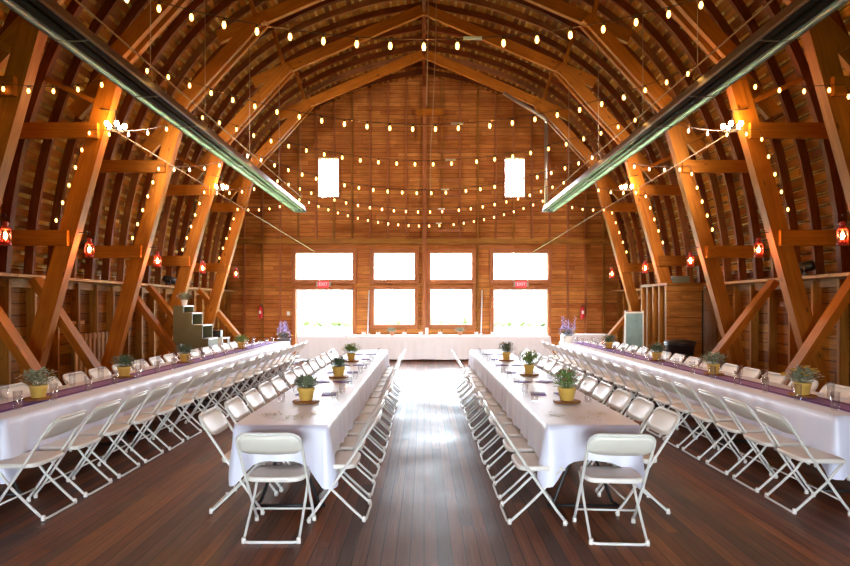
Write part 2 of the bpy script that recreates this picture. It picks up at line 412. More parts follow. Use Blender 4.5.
mb.build('roof_boards', ROOFB, parent=shell)

# side walls
for sx, nm in ((-1, 'wall_left'), (1, 'wall_right')):
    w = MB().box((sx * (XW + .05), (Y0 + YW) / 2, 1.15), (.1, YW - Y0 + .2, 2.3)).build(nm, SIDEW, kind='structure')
    y = 4.2; k = 0
    while y < YW:
        MB().box((sx * (XW - .075), y, 1.05), (.15, .055, 2.1)).build('stud', STUDW, parent=w); y += .61; k += 1
    if sx < 0:
        for yy in (4.9, 7.9, 10.6): MB().box((sx * (XW - .06), yy, 1.35), (.10, 1.1, .06)).build('blocking', SHELFW, parent=w)
    else:
        for yy in (6.1, 9.75, 9.75 + .61): MB().box((sx * (XW - .06), yy, 1.5 if yy < 9 else (1.25, 1.7)[yy > 10]), (.10, .55, .09)).build('blocking', STUDW, parent=w)
    for ya, yb in ((3.6, 9.0), (9.0, 14.4), (14.4, YW)):
        MB().box((sx * (XW - .17), (ya + yb) / 2, 2.16), (.34, yb - ya - .01, .05)).build('plate_board', SHELFW, parent=w)
        MB().box((sx * (XW - .06), (ya + yb) / 2, 2.06), (.06, yb - ya - .01, .15)).build('top_plate', STUDW, parent=w)

# end wall with its openings
PXM = YW / 567
OPEN = [(-4.42, -2.45, 0, 2.24, 'door'), (-4.42, -2.45, 2.55, 3.49, 'win'), (-1.73, -.31, 1.0, 2.24, 'sash'), (-1.73, -.31, 2.55, 3.49, 'win'),
        (.21, 1.66, 1.0, 2.24, 'sash'), (.21, 1.66, 2.55, 3.49, 'win'), (2.39, 4.27, 0, 2.24, 'door'), (2.39, 4.27, 2.55, 3.49, 'win'),
        (-3.63, -2.95, 5.42, 6.75, 'up'), (2.80, 3.46, 5.42, 6.75, 'up')]
def wall_strips(openings, y, t):
    xs = sorted(set([round(-XW + i * .15, 4) for i in range(int(2 * XW / .15) + 1)] + [XW] + [o[0] for o in openings] + [o[1] for o in openings]))
    mb = MB()
    for a, c in zip(xs, xs[1:]):
        if c - a < 1e-4: continue
        m = (a + c) / 2; top = roof_z(m)
        cuts = sorted([(o[2], o[3]) for o in openings if o[0] <= m <= o[1]])
        z = 0
        for z0, z1 in cuts:
            if z0 > z: mb.box((m, y, (z + z0) / 2), (c - a, t, z0 - z))
            z = z1
        mb.box((m, y, (z + top) / 2), (c - a, t, top - z))
    return mb
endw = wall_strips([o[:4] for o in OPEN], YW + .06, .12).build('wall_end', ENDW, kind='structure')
def clear(x0, x1, z0, z1):
    """parts of z0..z1 at stud x not over an opening"""
    segs = [(z0, z1)]
    for o in OPEN:
        if x1 > o[0] - .1 and x0 < o[1] + .1:
            n = []
            for a, c in segs:
                if o[3] + .1 <= a or o[2] - .1 >= c: n.append((a, c)); continue
                if a < o[2] - .1: n.append((a, o[2] - .1))
                if c > o[3] + .1: n.append((o[3] + .1, c))
            segs = n
    return segs
k = -10
while k <= 10:
    x = k * .62; k += 1
    if abs(x) > XW - .1 or abs(x) < .05: continue
    top = roof_z(x, OUT) - .05
    for a, c in clear(x - .03, x + .03, 0, 3.78) + clear(x - .03, x + .03, 3.98, top):
        if c - a > .25: MB().box((x, YW - .05, (a + c) / 2), (.055, .10, c - a)).build('stud', TRIMW if R.random() < .6 else STUDW, parent=endw)
MB().box((0, YW - .09, 3.88), (2 * XW - .3, .18, .17)).build('girt', STUDW, parent=endw)
for x0, x1 in ((-6.7, -4.55), (-2.3, -1.85), (1.8, 2.27), (4.4, 6.7)):
    MB().box(((x0 + x1) / 2, YW - .03, 2.30), (x1 - x0, .05, .05)).build('batten', STUDW, parent=endw)
MB().box((.02, YW - .12, 4.7), (.14, .22, 9.2)).build('centre_post', TRIMW, parent=endw)
for z in (4.25, 4.9, 5.45, 5.95, 6.45, 6.95, 7.45, 7.9):
    MB().box((.87, YW - .13, z), (.72, .05, .10)).build('ladder_batten', TRIMW, parent=endw)
# bracket high on the centre post
hb = thing('hay_track_bracket', 'wooden hay track bracket high on the centre post of the end wall', 'bracket', (.2, YW - .3, 7.35))
MB().box((0, 0, .9), (.95, .16, .2)).build('crossbar', TIMBER, hb)
MB().box((-.35, 0, .35), (.06, .08, .9)).build('hanger', TIMBER, hb); MB().box((.42, 0, .35), (.06, .08, .9)).build('hanger', TIMBER, hb)

def frame(parent, x0, x1, z0, z1, w, d, y, m, nm='window_frame', bottom=True):
    mb = MB()
    mb.box((x0 - w / 2, y, (z0 + z1) / 2), (w, d, z1 - z0 + (2 * w if bottom else 0))); mb.box((x1 + w / 2, y, (z0 + z1) / 2), (w, d, z1 - z0 + (2 * w if bottom else 0)))
    mb.box(((x0 + x1) / 2, y, z1 + w / 2), (x1 - x0, d, w))
    if bottom: mb.box(((x0 + x1) / 2, y, z0 - w / 2), (x1 - x0, d, w))
    return mb.build(nm, m, parent)
wi = 0; di = 0
for (x0, x1, z0, z1, kd) in OPEN:
    door = kd == 'door'
    if door: di += 1; nm = 'door_%d' % di
    else: wi += 1; nm = 'window_%d' % wi
    root = bpy.data.objects.new(nm, None); COL.objects.link(root); root['kind'] = 'structure'
    fw = .11 if kd != 'up' else .06
    if kd == 'win':
        frame(root, x0, x1, z0, z1, fw + .02, .16, YW - .02, TRIMW)
    elif door:
        frame(root, x0, x1, z0, z1, fw, .16, YW - .021, TRIMW, 'door_frame', False)
    else: frame(root, x0, x1, z0, z1, fw, .15, YW - .023, TRIMW)
    # sash
    if kd == 'sash':
        frame(root, x0 + .035, x1 - .035, z0 + .035, z1 - .035, .035, .05, YW + .02, WHITE, 'sash')
        MB().box(((x0 + x1) / 2, YW + .02, (z0 + z1) / 2), (.045, .05, z1 - z0 - .07)).build('mullion', WHITE, root)
    elif kd == 'up':
        MB().box(((x0 + x1) / 2, YW + .03, (z0 + z1) / 2), (x1 - x0, .03, .03)).build('mullion', WHITE, root)
        MB().box(((x0 + x1) / 2, YW + .03, (z0 + z1) / 2), (.025, .03, z1 - z0)).build('mullion', WHITE, root)
    elif door:
        frame(root, x0 + .05, x1 - .05, z0 + .05, z1 - .05, .05, .05, YW + .03, WHITE, 'door_stile')
    else:
        frame(root, x0 + .03, x1 - .03, z0 + .03, z1 - .03, .03, .05, YW + .03, WHITE, 'sash')
    MB().box(((x0 + x1) / 2, YW + .03, (z0 + z1) / 2), (x1 - x0, .006, z1 - z0)).build('glass_pane', PANE, root)
    li = bpy.data.lights.new('daylight_portal', 'AREA'); li.shape = 'RECTANGLE'; li.size = x1 - x0; li.size_y = z1 - z0; li.cycles.is_portal = True
    lo = bpy.data.objects.new('daylight_portal', li); COL.objects.link(lo); lo.location = ((x0 + x1) / 2, YW + .15, (z0 + z1) / 2); lo.rotation_euler = (-PI / 2, 0, 0)

# wall behind the camera with its big open hay door
BD = (-1.05, 1.05, 0, 2.3)
wall_strips([BD], Y0 - .06, .12).build('wall_back', ENDW, kind='structure')
li = bpy.data.lights.new('daylight_portal', 'AREA'); li.shape = 'RECTANGLE'; li.size = BD[1] - BD[0]; li.size_y = BD[3] - BD[2]; li.cycles.is_portal = True
lo = bpy.data.objects.new('daylight_portal', li); COL.objects.link(lo); lo.location = (0, Y0 - .15, 1.15); lo.rotation_euler = (PI / 2, 0, 0)

# outside
tag(MB().box((0, 60, -.35), (240, 240, .2)).build('ground', GRASS, kind='structure'), 'green lawn outside the glass doors', 'ground')
mb = MB()
for i in range(150):
    x = -45 + i * .6 + R.uniform(-.2, .2); h = R.uniform(1.0, 1.9)
    mb.lathe([(.1, 0), (R.uniform(.6, .9), h * .3), (R.uniform(.5, .8), h * .7), (.15, h)], 7, (x, 52 + R.uniform(-1, 1), -.25))
tag(mb.build('hedge', HEDGE), 'low green hedge across the lawn seen through the glass doors', 'hedge', kind='stuff')

# ------------------------------------------------------------------ ribs and trusses
OUTR = offset(HALF, .0); OUTR2 = offset(HALF, .15)
def rib_mesh(x_sign=0, w=.06):
    mb = MB(); A = full(HALF); B = full(OUTR2)
    for i in range(len(A) - 1):
        p, q, r, s_ = A[i], A[i + 1], B[i + 1], B[i]
        b = len(mb.v); L0 = i * .35
        for y in (-w / 2, w / 2): mb.v += [(p[0], y, p[1]), (q[0], y, q[1]), (r[0], y, r[1]), (s_[0], y, s_[1])]
        uv = lambda a, c: [(L0, a), (L0 + .35, a), (L0 + .35, c), (L0, c)]
        mb.face((b, b + 1, b + 2, b + 3), uv(0, .2)); mb.face((b + 7, b + 6, b + 5, b + 4), uv(.2, 0)[::1])
        mb.face((b + 4, b + 5, b + 1, b), uv(.5, .57)); mb.face((b + 3, b + 2, b + 6, b + 7), uv(.7, .77))
    return mb
rib0 = None
BAYS = [(5.1, 7.2, 'nearest bay, before the nearest truss'), (7.2, 9.0, 'between the two nearest trusses'), (9.0, 11.3, 'between the second nearest and middle trusses'),
        (11.3, 13.6, 'between the middle and second farthest trusses'), (13.6, 16.0, 'between the two farthest trusses'), (16.0, 19.6, 'last bay against the end wall')]
POS = ['nearest', 'middle', 'farthest']
for bi, (a, c, desc) in enumerate(BAYS):
    n = 3 if bi < 5 else 5
    for i in range(n):
        y = a + (c - a) * (i + 1) / (n + 1)
        if bi == 0 and i < 1: continue
        if n == 5: lab = '%s of five curved roof ribs in the last bay against the end wall' % ['nearest', 'second nearest', 'middle', 'second farthest', 'farthest'][i]
        elif bi == 0: lab = ['', 'nearer', 'farther'][i] + ' of two curved roof ribs in the bay before the nearest truss'
        else: lab = '%s of three roof ribs %s' % (POS[i], desc)
        pale = (bi + i) % 3 == 1
        if rib0 is None: rib0 = {0: rib_mesh().build('roof_rib', RIBW)}; o = rib0[0]
        elif pale and 1 not in rib0: rib0[1] = rib_mesh().build('roof_rib', RIBPALE); o = rib0[1]
        else: o = rib0[1 if pale else 0].copy(); COL.objects.link(o)
        o.location = (0, y, 0); tag(o, lab, 'roof rib', 'curved ribs carrying the roof')

POLY = [(0, 8.65), (3.13, 7.30), (4.68, 5.60), (6.22, .02)]   # inner edge of the truss
def make_truss():
    t = thing('roof_truss', '', 'truss')
    rib_mesh(w=.10).build('curved_rib', RIBW, t)
    def dirn(a, c):
        d = math.hypot(c[0] - a[0], c[1] - a[1]); return ((c[0] - a[0]) / d, (c[1] - a[1]) / d)
    for sx in (-1, 1):
        def bar(a, c, depth, wy, y, nm, m=TIMBER, outward=True, bev=True):
            d = dirn(a, c); n = (-d[1], d[0])
            # outward normal points away from the barn's middle
            mx, mz = (a[0] + c[0]) / 2, (a[1] + c[1]) / 2
            if n[0] * mx + n[1] * (mz - 2) < 0: n = (-n[0], -n[1])
            q = [a, c, (c[0] + n[0] * depth, c[1] + n[1] * depth), (a[0] + n[0] * depth, a[1] + n[1] * depth)]
            q = [(sx * p[0], p[1]) for p in q]
            L = math.hypot(c[0] - a[0], c[1] - a[1]); ro = R.random() * 9
            mb = MB(); b = 0
            for yy in (y - wy / 2, y + wy / 2): mb.v += [(p[0], yy, p[1]) for p in q]
            mb.face((0, 1, 2, 3), [(ro, ro), (ro + L, ro), (ro + L, ro + depth), (ro, ro + depth)])
            mb.face((7, 6, 5, 4), [(ro, ro + depth), (ro + L, ro + depth), (ro + L, ro), (ro, ro)])
            mb.face((4, 5, 1, 0), [(ro, ro + .5), (ro + L, ro + .5), (ro + L, ro + .5 + wy), (ro, ro + .5 + wy)])
            mb.face((3, 2, 6, 7), [(ro, ro + .8), (ro + L, ro + .8), (ro + L, ro + .8 + wy), (ro, ro + .8 + wy)])
            mb.face((0, 3, 7, 4)); mb.face((1, 5, 6, 2))
            return mb.build(nm, m, t)
        A, B, C, D = POLY
        ext = lambda p, q, e: (q[0] + dirn(p, q)[0] * e, q[1] + dirn(p, q)[1] * e)
        bar(A, ext(A, B, 1.0), .24, .10, 0, 'upper_chord')
        bar(B, ext(B, C, 1.25), .24, .09, .105, 'middle_chord')
        bar(B, ext(B, C, .05), .24, .09, -.105, 'middle_chord')
        bar((C[0] + .03, C[1]), (D[0] + .03, D[1]), .27, .16, 0, 'leg')
        # ties from the leg to the curved rib
        def tie(z, w, h, xi, nm):
            xo = 0
            for i in range(len(HALF) - 1):
                if HALF[i][1] <= z <= HALF[i + 1][1]: xo = HALF[i][0]
            MB().box((sx * (xi + xo + .1) / 2, -.12, z), (xo + .1 - xi, .07, h)).build(nm, TIMBER, t)
        tie(2.74, .07, .24, 5.57, 'tie'); tie(4.42, .07, .24, 5.10, 'tie')
        # brace from the middle chord out to the rib
        MB().beam((sx * 5.2, .0, 4.9), (sx * 5.95, .0, 5.25), .07, .16, (0, 1, 0)).build('strut', TIMBER, t)
        MB().beam((sx * 3.35, .0, 7.4), (sx * 3.6, .0, 8.25), .07, .16, (0, 1, 0)).build('strut', TIMBER, t)
    return t
tr0 = Repeat(make_truss())
NAMES = ['straight-legged timber roof truss nearest the camera', 'second nearest timber roof truss with red lanterns on its legs', 'middle one of the five timber roof trusses', 'second farthest timber roof truss, behind the middle one', 'farthest timber roof truss, just before the end wall']
for i, y in enumerate(TR): tr0.put((0, y, 0), 0, NAMES[i], 'timber roof trusses')
# diagonal braces from the wall plates down to the floor
BR = {-1: [(8.0, 5.05), (9.36, 5.06), (12.2, 4.9), (13.25, 4.8), (16.2, 4.7)], 1: [(8.4, 5.08), (10.4, 4.82), (16.2, 4.7)]}
TN = {7.2: 'nearest', 9.0: 'second nearest', 11.3: 'middle', 13.6: 'second farthest', 16.0: 'farthest'}
for sx in (-1, 1):
    for bi_, (y, xf) in enumerate(BR[sx]):
        yy = y
        o = MB().beam((sx * 6.42, yy, 2.12), (sx * xf, yy, .08), .12, .20, (0, 1, 0)).build('diagonal_brace', TIMBER)
        # lie flat: 0.20 visible from the front
        tag(o, 'slanting timber brace propping the %s wall, %s from the camera' % ('left' if sx < 0 else 'right', ORD[bi_]), 'brace', 'slanting wall braces')

# ------------------------------------------------------------------ folding chairs
def arc(c, r, a0, a1, n, f): return [f(c[0] + r * math.cos(a0 + (a1 - a0) * i / n), c[1] + r * math.sin(a0 + (a1 - a0) * i / n)) for i in range(n + 1)]
def frame_y(z):       # y of the front-leg / back tube at height z, facing +y
    return .27 - .55 * z if z < .45 else .0225 - .44 * (z - .45) * 2.1 + .0
def make_chair():
    t = thing('folding_chair', '', 'chair')
    def fy(z):
        if z <= .42: return .27 - (.27 + .02) * z / .42
        return -.02 - (.25) * (z - .42) / .38
    W = .225; ZT = .795; r = .07
    pts = [(-W, fy(0), 0.012)] + [(-W, fy(z), z) for z in (.12, .25, .38, .44, .5, .6, ZT - r - .01)]
    pts += [(-W + r - r * math.cos(a), fy(ZT - r + r * math.sin(a)), ZT - r + r * math.sin(a)) for a in [PI / 2 * k / 4 for k in range(1, 5)]]
    pts += [(-x, y, z) for x, y, z in pts[::-1]]
    ff = MB().tube(pts, .0115, 8)
    ff.tube([(-W, fy(.12), .12), (W, fy(.12), .12)], .008, 6)
    ff = ff.build('front_frame', CHMET, t)
    # rear U legs
    W2 = .195; q = [(W2, .215, .405), (W2, .17, .36), (W2, .085, .25), (W2, -.04, .13), (W2, -.15, .03), (W2 - .012, -.178, .014), (W2 - .04, -.182, .012)]
    pts = q + [(-x, y, z) for x, y, z in q[::-1]]
    rf = MB().tube(pts, .0105, 8); rf.tube([(W2, .2, .40), (-W2, .2, .40)], .007, 6); rf.tube([(-W2, .03, .415), (-W, .0, .41)], .006, 6); rf.tube([(W2, .03, .415), (W, .0, .41)], .006, 6)
    rf = rf.build('rear_frame', CHMET, t)
    for x, y, par in ((W, .27, ff), (-W, .27, ff), (W2, -.175, rf), (-W2, -.175, rf)):
        MB().lathe([(.0165, 0), (.017, .02), (.014, .04), (.0118, .042)], 8, (x, y - (.015 if par is ff else -.008), 0)).build('foot_cap', PLAST, par)
    # seat: rounded-rectangle shell, dished
    mb = MB(); n = 28; x2, y0, y1 = .205, -.105, .29
    def ring(sc, z, dz=0):
        out = []
        for k in range(n):
            a = 2 * PI * k / n; ca, sa = math.cos(a), math.sin(a); e = .42
            x = (abs(ca) ** e) * (1 if ca > 0 else -1); y = (abs(sa) ** e) * (1 if sa > 0 else -1)
            wx = x2 * (1 - .06 * y)
            out.append((x * wx * sc, (y0 + y1) / 2 + y * (y1 - y0) / 2 * sc, z - .02 * max(0, y) ** 3 * sc + dz * (1 if y < 0 else .2) * abs(x)))
        return out
    rings = [ring(.90, .408), ring(.99, .412), ring(1.0, .435), ring(.97, .446), ring(.9, .444), ring(.6, .434), ring(.25, .430)]
    for rg in rings: mb.v += rg
    for i in range(len(rings) - 1):
        for k in range(n):
            k2 = (k + 1) % n; mb.face((i * n + k, i * n + k2, (i + 1) * n + k2, (i + 1) * n + k), None, True)
    mb.face([(len(rings) - 1) * n + k for k in range(n)], None, True); mb.face([k for k in range(n)][::-1], None, True)
    mb.build('seat', PLAST, t)
    # backrest: curved panel between the tubes
    mb = MB(); nx = 12; nz = 5; z0, z1 = .635, .785
    for side in (0, 1):
        for j in range(nz + 1):
            for i in range(nx + 1):
                u = i / nx * 2 - 1; v = j / nz
                zz = z0 + (z1 - z0) * v
                lower = .022 * (abs(u) ** 3) * (1 - v); bow = .018 * (1 - v) * (1 - u * u) * 0
                if v == 0: zz += .03 * max(0, abs(u) - .8) / .2 - .012 * (1 - u * u)
                if v == 1: zz -= .045 * max(0, abs(u) - .75) ** 2 / .0625
                th = .007 + .006 * (1 - abs(2 * v - 1))
                mb.v.append((u * (W - .004), fy(zz) - .022 * (1 - u * u) + .03 * (1 - v) ** 2 * (1 - u ** 4) + (th if side else -th) * (1 if 0 < j < nz else .5), zz))
    q = (nx + 1) * (nz + 1)
    for j in range(nz):
        for i in range(nx):
            a = j * (nx + 1) + i
            mb.face((a, a + 1, a + nx + 2, a + nx + 1), None, True); mb.face((q + a, q + a + nx + 1, q + a + nx + 2, q + a + 1), None, True)
    for i in range(nx):
        mb.face((i, q + i, q + i + 1, i + 1), None, True); a = nz * (nx + 1) + i; mb.face((a, a + 1, q + a + 1, q + a), None, True)
    for j in range(nz):
        a = j * (nx + 1); c = a + nx
        mb.face((a, a + nx + 1, q + a + nx + 1, q + a), None, True); mb.face((c, q + c, q + c + nx + 1, c + nx + 1), None, True)
    mb.build('backrest', PLAST, t)
    return t
CH = Repeat(make_chair())
def place_chair(x, y, rz, label, group, skip=()):
    return CH.put((x, y, 0), rz, label, group, skip if (CH.used and skip) else ())
# local: rear feet at y=-.18; facing +y.  rz so that facing direction = (-sin rz, cos rz)
def row(side_x, facing, ys, where, group):
    """side_x: x of the rear feet; facing +1 = faces +x"""
    rz = -PI / 2 if facing > 0 else PI / 2
    for i, y in enumerate(ys):
        x = side_x + facing * .18 + R.uniform(-.012, .012)
        place_chair(x, y + R.uniform(-.012, .012), rz + R.uniform(-.03, .03), 'white chair %s, %s from the near end' % (where, ORD[i]), group, ('foot_cap',) if y > 10 else ())
place_chair(-1.085, 4.19, .0, 'white folding chair at the near end of the left centre table, back to the camera', 'end chairs of the centre tables')
place_chair(1.385, 4.16, -.06, 'white folding chair at the near end of the right centre table, back to the camera', 'end chairs of the centre tables')
CY = [4.63 + .545 * i for i in range(13)]
row(-.46, -1, CY, 'on aisle side of left centre table', 'chairs on the aisle side of the left centre table')
row(-1.74, 1, [4.80 + .545 * i for i in range(13)], 'on outer side of left centre table', 'chairs on the outer side of the left centre table')
row(.64, 1, [4.57 + .545 * i for i in range(13)], 'on aisle side of right centre table', 'chairs on the aisle side of the right centre table')
row(1.99, -1, [4.78 + .545 * i for i in range(13)], 'on outer side of right centre table', 'chairs on the outer side of the right centre table')
row(-2.96, -1, [4.65 + .535 * i for i in range(18)], 'on inner side of left wall table', 'chairs on the inner side of the left wall table')
row(2.99, 1, [4.77 + .535 * i for i in range(18)], 'on inner side of right wall table', 'chairs on the inner side of the right wall table')
row(-4.52, 1, [5.75 + .56 * i for i in range(15)], 'on wall side of left wall table', 'chairs on the wall side of the left wall table')
row(4.52, -1, [5.7 + .56 * i for i in range(15)], 'on wall side of right wall table', 'chairs on the wall side of the right wall table')

# ------------------------------------------------------------------ tables and cloths
def make_table():
    t = thing('folding_table', '', 'table')
    MB().box((0, 0, .722), (.74, 2.40, .035)).build('tabletop', TTOP, t)
    for sy in (-1, 1):
        y = sy * .92
        for sx in (-1, 1):
            MB().tube([(sx * .05, y, .70), (sx * .10, y, .42), (sx * .24, y, .05), (sx * .29, y, .018)], .014, 8).build('leg', BLACK, t)
        MB().tube([(-.30, y, .015), (.30, y, .015)], .014, 8).build('foot_bar', BLACK, t)
        MB().tube([(0, y, .55), (0, y - sy * .35, .70)], .010, 6).build('strut', BLACK, t)
    return t
TB = Repeat(make_table())
def cloth(name, x0, x1, y0, y1, hem, corner, mt, label, seed, zt=.752, ends=(None, None), amp=.022, sides=(None, None)):
    """hem: height of the hem at the sides, corner: height at the corners"""
    rr = random.Random(seed); mb = MB(); rad = .035
    per = []
    def seg(a, c, nrm):
        L = math.hypot(c[0] - a[0], c[1] - a[1]); n = max(2, int(L / .045))
        for i in range(n): t = i / n; per.append((a[0] + (c[0] - a[0]) * t, a[1] + (c[1] - a[1]) * t, nrm[0], nrm[1]))
    def cor(cx, cy, a0):
        for i in range(6):
            a = a0 + PI / 2 * i / 6; per.append((cx + rad * math.cos(a), cy + rad * math.sin(a), math.cos(a), math.sin(a)))
    seg((x0 + rad, y0), (x1 - rad, y0), (0, -1)); cor(x1 - rad, y0 + rad, -PI / 2)
    seg((x1, y0 + rad), (x1, y1 - rad), (1, 0)); cor(x1 - rad, y1 - rad, 0)
    seg((x1 - rad, y1), (x0 + rad, y1), (0, 1)); cor(x0 + rad, y1 - rad, PI / 2)
    seg((x0, y1 - rad), (x0, y0 + rad), (-1, 0)); cor(x0 + rad, y0 + rad, PI)
    n = len(per); rows = 9; ph = [rr.uniform(0, 6.28) for _ in range(4)]
    s = 0; S = []
    for i in range(n):
        S.append(s); j = (i + 1) % n; s += math.hypot(per[j][0] - per[i][0], per[j][1] - per[i][1])
    for j in range(rows + 1):
        t = j / rows
        for i, (x, y, nx, ny) in enumerate(per):
            dc = min(math.hypot(x - cx, y - cy) for cx in (x0, x1) for cy in (y0, y1))
            wv = math.exp(-(dc / .13) ** 2)
            base = hem
            if ny < -.7 and ends[0] is not None: base = ends[0]
            if ny > .7 and ends[1] is not None: base = ends[1]
            if nx < -.7 and sides[0] is not None: base = sides[0]
            if nx > .7 and sides[1] is not None: base = sides[1]
            hz = base + (corner - base) * wv + .008 * math.sin(S[i] * 5 + ph[0])
            f = (math.sin(S[i] * 17 + ph[1] + math.sin(S[i] * 3 + ph[2]) * 2) * .6 + math.sin(S[i] * 31 + ph[3]) * .4) * amp * t ** .8
            f += .02 * t * .6 + wv * .05 * t * math.sin(t * PI * .7) + .004
            if t < .12: f = max(f, .004)
            z = zt - (zt - hz) * t
            if j == 0: f = -.008; z = zt
            elif j == 1: z = min(z, zt - .012)
            mb.v.append((x + nx * f, y + ny * f, z))
    for j in range(rows):
        for i in range(n):
            i2 = (i + 1) % n
            mb.face((j * n + i, (j + 1) * n + i, (j + 1) * n + i2, j * n + i2), [(S[i], j * .1)] * 4, True)
    mb.face([i for i in range(n)], None, False)
    o = mb.build(name, mt); tag(o, label, 'tablecloth', 'tablecloths')
    return o
for (xc, nm) in ((-1.125, 'left centre'), (1.33, 'right centre')):
    for i in range(3):
        TB.put((xc, 5.66 + 2.46 * i, 0), 0, 'folding table under the %s row cloth, %s from the near end' % (nm, ORD[i]), 'folding tables of the long rows')
cloth('tablecloth', -1.50, -.75, 4.43, 11.85, .455, .27, CLOTH, 'pale lavender cloth over the left centre table', 3, ends=(.475, .455))
cloth('tablecloth', .955, 1.70, 4.43, 11.85, .455, .27, CLOTH, 'pale lavender cloth over the right centre table', 4, ends=(.475, .455))
for (xc, ya, nm) in ((-3.83, 4.70, 'left wall'), (3.86, 4.80, 'right wall')):
    for i in range(4 if xc < 0 else 4):
        TB.put((xc, ya + 1.23 + 2.44 * i, 0), 0, 'folding table under the %s row cloth, %s from the near end' % (nm, ORD[i]), 'folding tables of the long rows')
cloth('tablecloth', -4.21, -3.44, 4.66, 14.55, .36, .22, CLOTH, 'long pale lavender cloth over the left wall table', 5, ends=(.36, .36), sides=(.46, None))
cloth('tablecloth', 3.48, 4.25, 4.80, 14.6, .36, .22, CLOTH, 'long pale lavender cloth over the right wall table', 6, ends=(.36, .36), sides=(None, .46))
# head table
ht = thing('head_table', 'long head table hidden under white cloth in front of the windows', 'table', (0, 17.4, 0))
MB().box((0, 0, .722), (7.5, .72, .035)).build('tabletop', TTOP, ht)
for x in (-3.5, -1.2, 1.2, 3.5):
    for y in (-.28, .28): MB().box((x, y, .352), (.04, .04, .704)).build('leg', BLACK, ht)
cloth('tablecloth', -3.80, 3.80, 17.0, 17.8, .06, .06, CLOTHW, 'long white cloth hanging nearly to the floor over the head table', 8, amp=.022)
st = thing('folding_table', 'small table under white cloth by the end wall, right of the glass doors', 'table', (5.2, 18.3, 0))
MB().box((0, 0, .722), (1.35, .66, .035)).build('tabletop', TTOP, st)
for x in (-.6, .6): MB().tube([(x, -.25, 0.01), (x, 0, .70), (x, .25, .01)], .014, 6).build('leg', BLACK, st)
cloth('tablecloth', 4.5, 5.9, 17.95, 18.65, .08, .05, CLOTHW, 'white cloth over the small table beside the right glass door', 9, amp=.02)

def runner(xc, y0, y1, w, label, wide=True):
    t = thing('table_runner', label, 'table runner', (xc, 0, .7535), 0, 'purple table runners')
    mb = MB(); mb.box((0, (y0 + y1) / 2, .002), (w * .62, y1 - y0, .003)); mb.build('centre_band', LILAC, t)
    for s_ in (-1, 1): MB().box((s_ * w * .41, (y0 + y1) / 2, .0025), (w * .20, y1 - y0, .004)).build('border', PURPLE, t)
runner(-3.83, 4.80, 14.3, .30, 'purple runner along the left wall table')
runner(3.86, 4.9, 14.4, .30, 'purple runner along the right wall table')
# centre tables carry folded purple napkins between the pots
nk = MB().box((0, 0, .004), (.15, .17, .008)); nk = bevel(nk.build('napkin', PURPLE), .003)
nfirst = True
for xc, nm in ((-1.125, 'left'), (1.33, 'right')):
    for i in range(6):
        for sx in (-1, 1):
            o = nk if nfirst else nk.copy()
            if not nfirst: COL.objects.link(o)
            nfirst = False
            y = 5.95 + i * .95; o.location = (xc + sx * .13, y, .7535); o.rotation_euler = (0, 0, .1 * sx + PI / 4 * (i % 2))
            tag(o, 'purple napkin, %s centre table, %s side, %s from the near end' % (nm, 'left' if sx < 0 else 'right', ORD[i]), 'napkin', 'purple napkins on the centre tables')

# ------------------------------------------------------------------ flower pots
def foliage(seed, rad, h, kind):
    rr = random.Random(seed); mb = MB()
    n = 330 if kind != 'airy' else 260
    for i in range(n):
        a = rr.uniform(0, 2 * PI); el = rr.uniform(.0, 1) ** .8
        q = rr.uniform(.35, 1)
        x = math.cos(a) * rad * q * math.cos(el * 1.3); y = math.sin(a) * rad * q * math.cos(el * 1.3); z = .11 + h * q * (.25 + .75 * math.sin(el * 1.4))
        d = (math.cos(a) * math.cos(el) + rr.uniform(-.4, .4), math.sin(a) * math.cos(el) + rr.uniform(-.4, .4), math.sin(el) + rr.uniform(-.2, .5))
        L = rr.uniform(.03, .06) if kind != 'succulent' else rr.uniform(.035, .06)
        mb.leaf((x, y, z), d, L, rr.uniform(.006, .012) if kind != 'succulent' else .013)
        if i % 6 == 0: mb.tube([(x * .1, y * .1, .09), (x * .6, y * .6, z * .75), (x, y, z)], .0014, 3, cap=False)
    return mb
def blooms(seed, rad, h, n, sz):
    rr = random.Random(seed); mb = MB()
    for i in range(n):
        a = rr.uniform(0, 2 * PI); el = rr.uniform(.1, 1); q = rr.uniform(.92, 1.2)
        c = (math.cos(a) * rad * q * math.cos(el * 1.3), math.sin(a) * rad * q * math.cos(el * 1.3), .11 + h * q * (.3 + .7 * math.sin(el * 1.4)))
        s_ = sz * rr.uniform(.7, 1.2)
        for k in range(7):
            b_ = 2 * PI * k / 7; mb.leaf(c, (math.cos(b_), math.sin(b_), .35), s_, s_ * .32)
    return mb
def make_pot(seed, leafm, fl, rad=.13, h=.13, kind='bushy', potm=None, flute=False, scale=1.0):
    t = thing('flower_pot', '', 'flower pot')
    MB().lathe([(.048 * scale, 0), (.052 * scale, .003), (.066 * scale, .092), (.070 * scale, .095), (.072 * scale, .122), (.066 * scale, .123), (.064 * scale, .10)], 22, cap=True).build('pot', potm or YPOT, t)
    MB().lathe([(.064 * scale, .0995), (.03, .106), (.001, .108)], 14).build('soil', SOIL, t)
    foliage(seed, rad, h, kind).build('foliage', leafm, t, kind='stuff')
    for i, (m, n, sz) in enumerate(fl): blooms(seed * 7 + i, rad, h, n, sz).build('blossoms', m, t, kind='stuff')
    return t
def make_slice(): 
    o = MB().lathe([(.125, 0), (.13, .004), (.13, .016), (.122, .019), (.001, .019)], 24).build('wood_slice', SLICEW); tag(o, '', 'wood slice', 'wood slices under the flower pots'); return o
slice0 = [make_slice(), False]
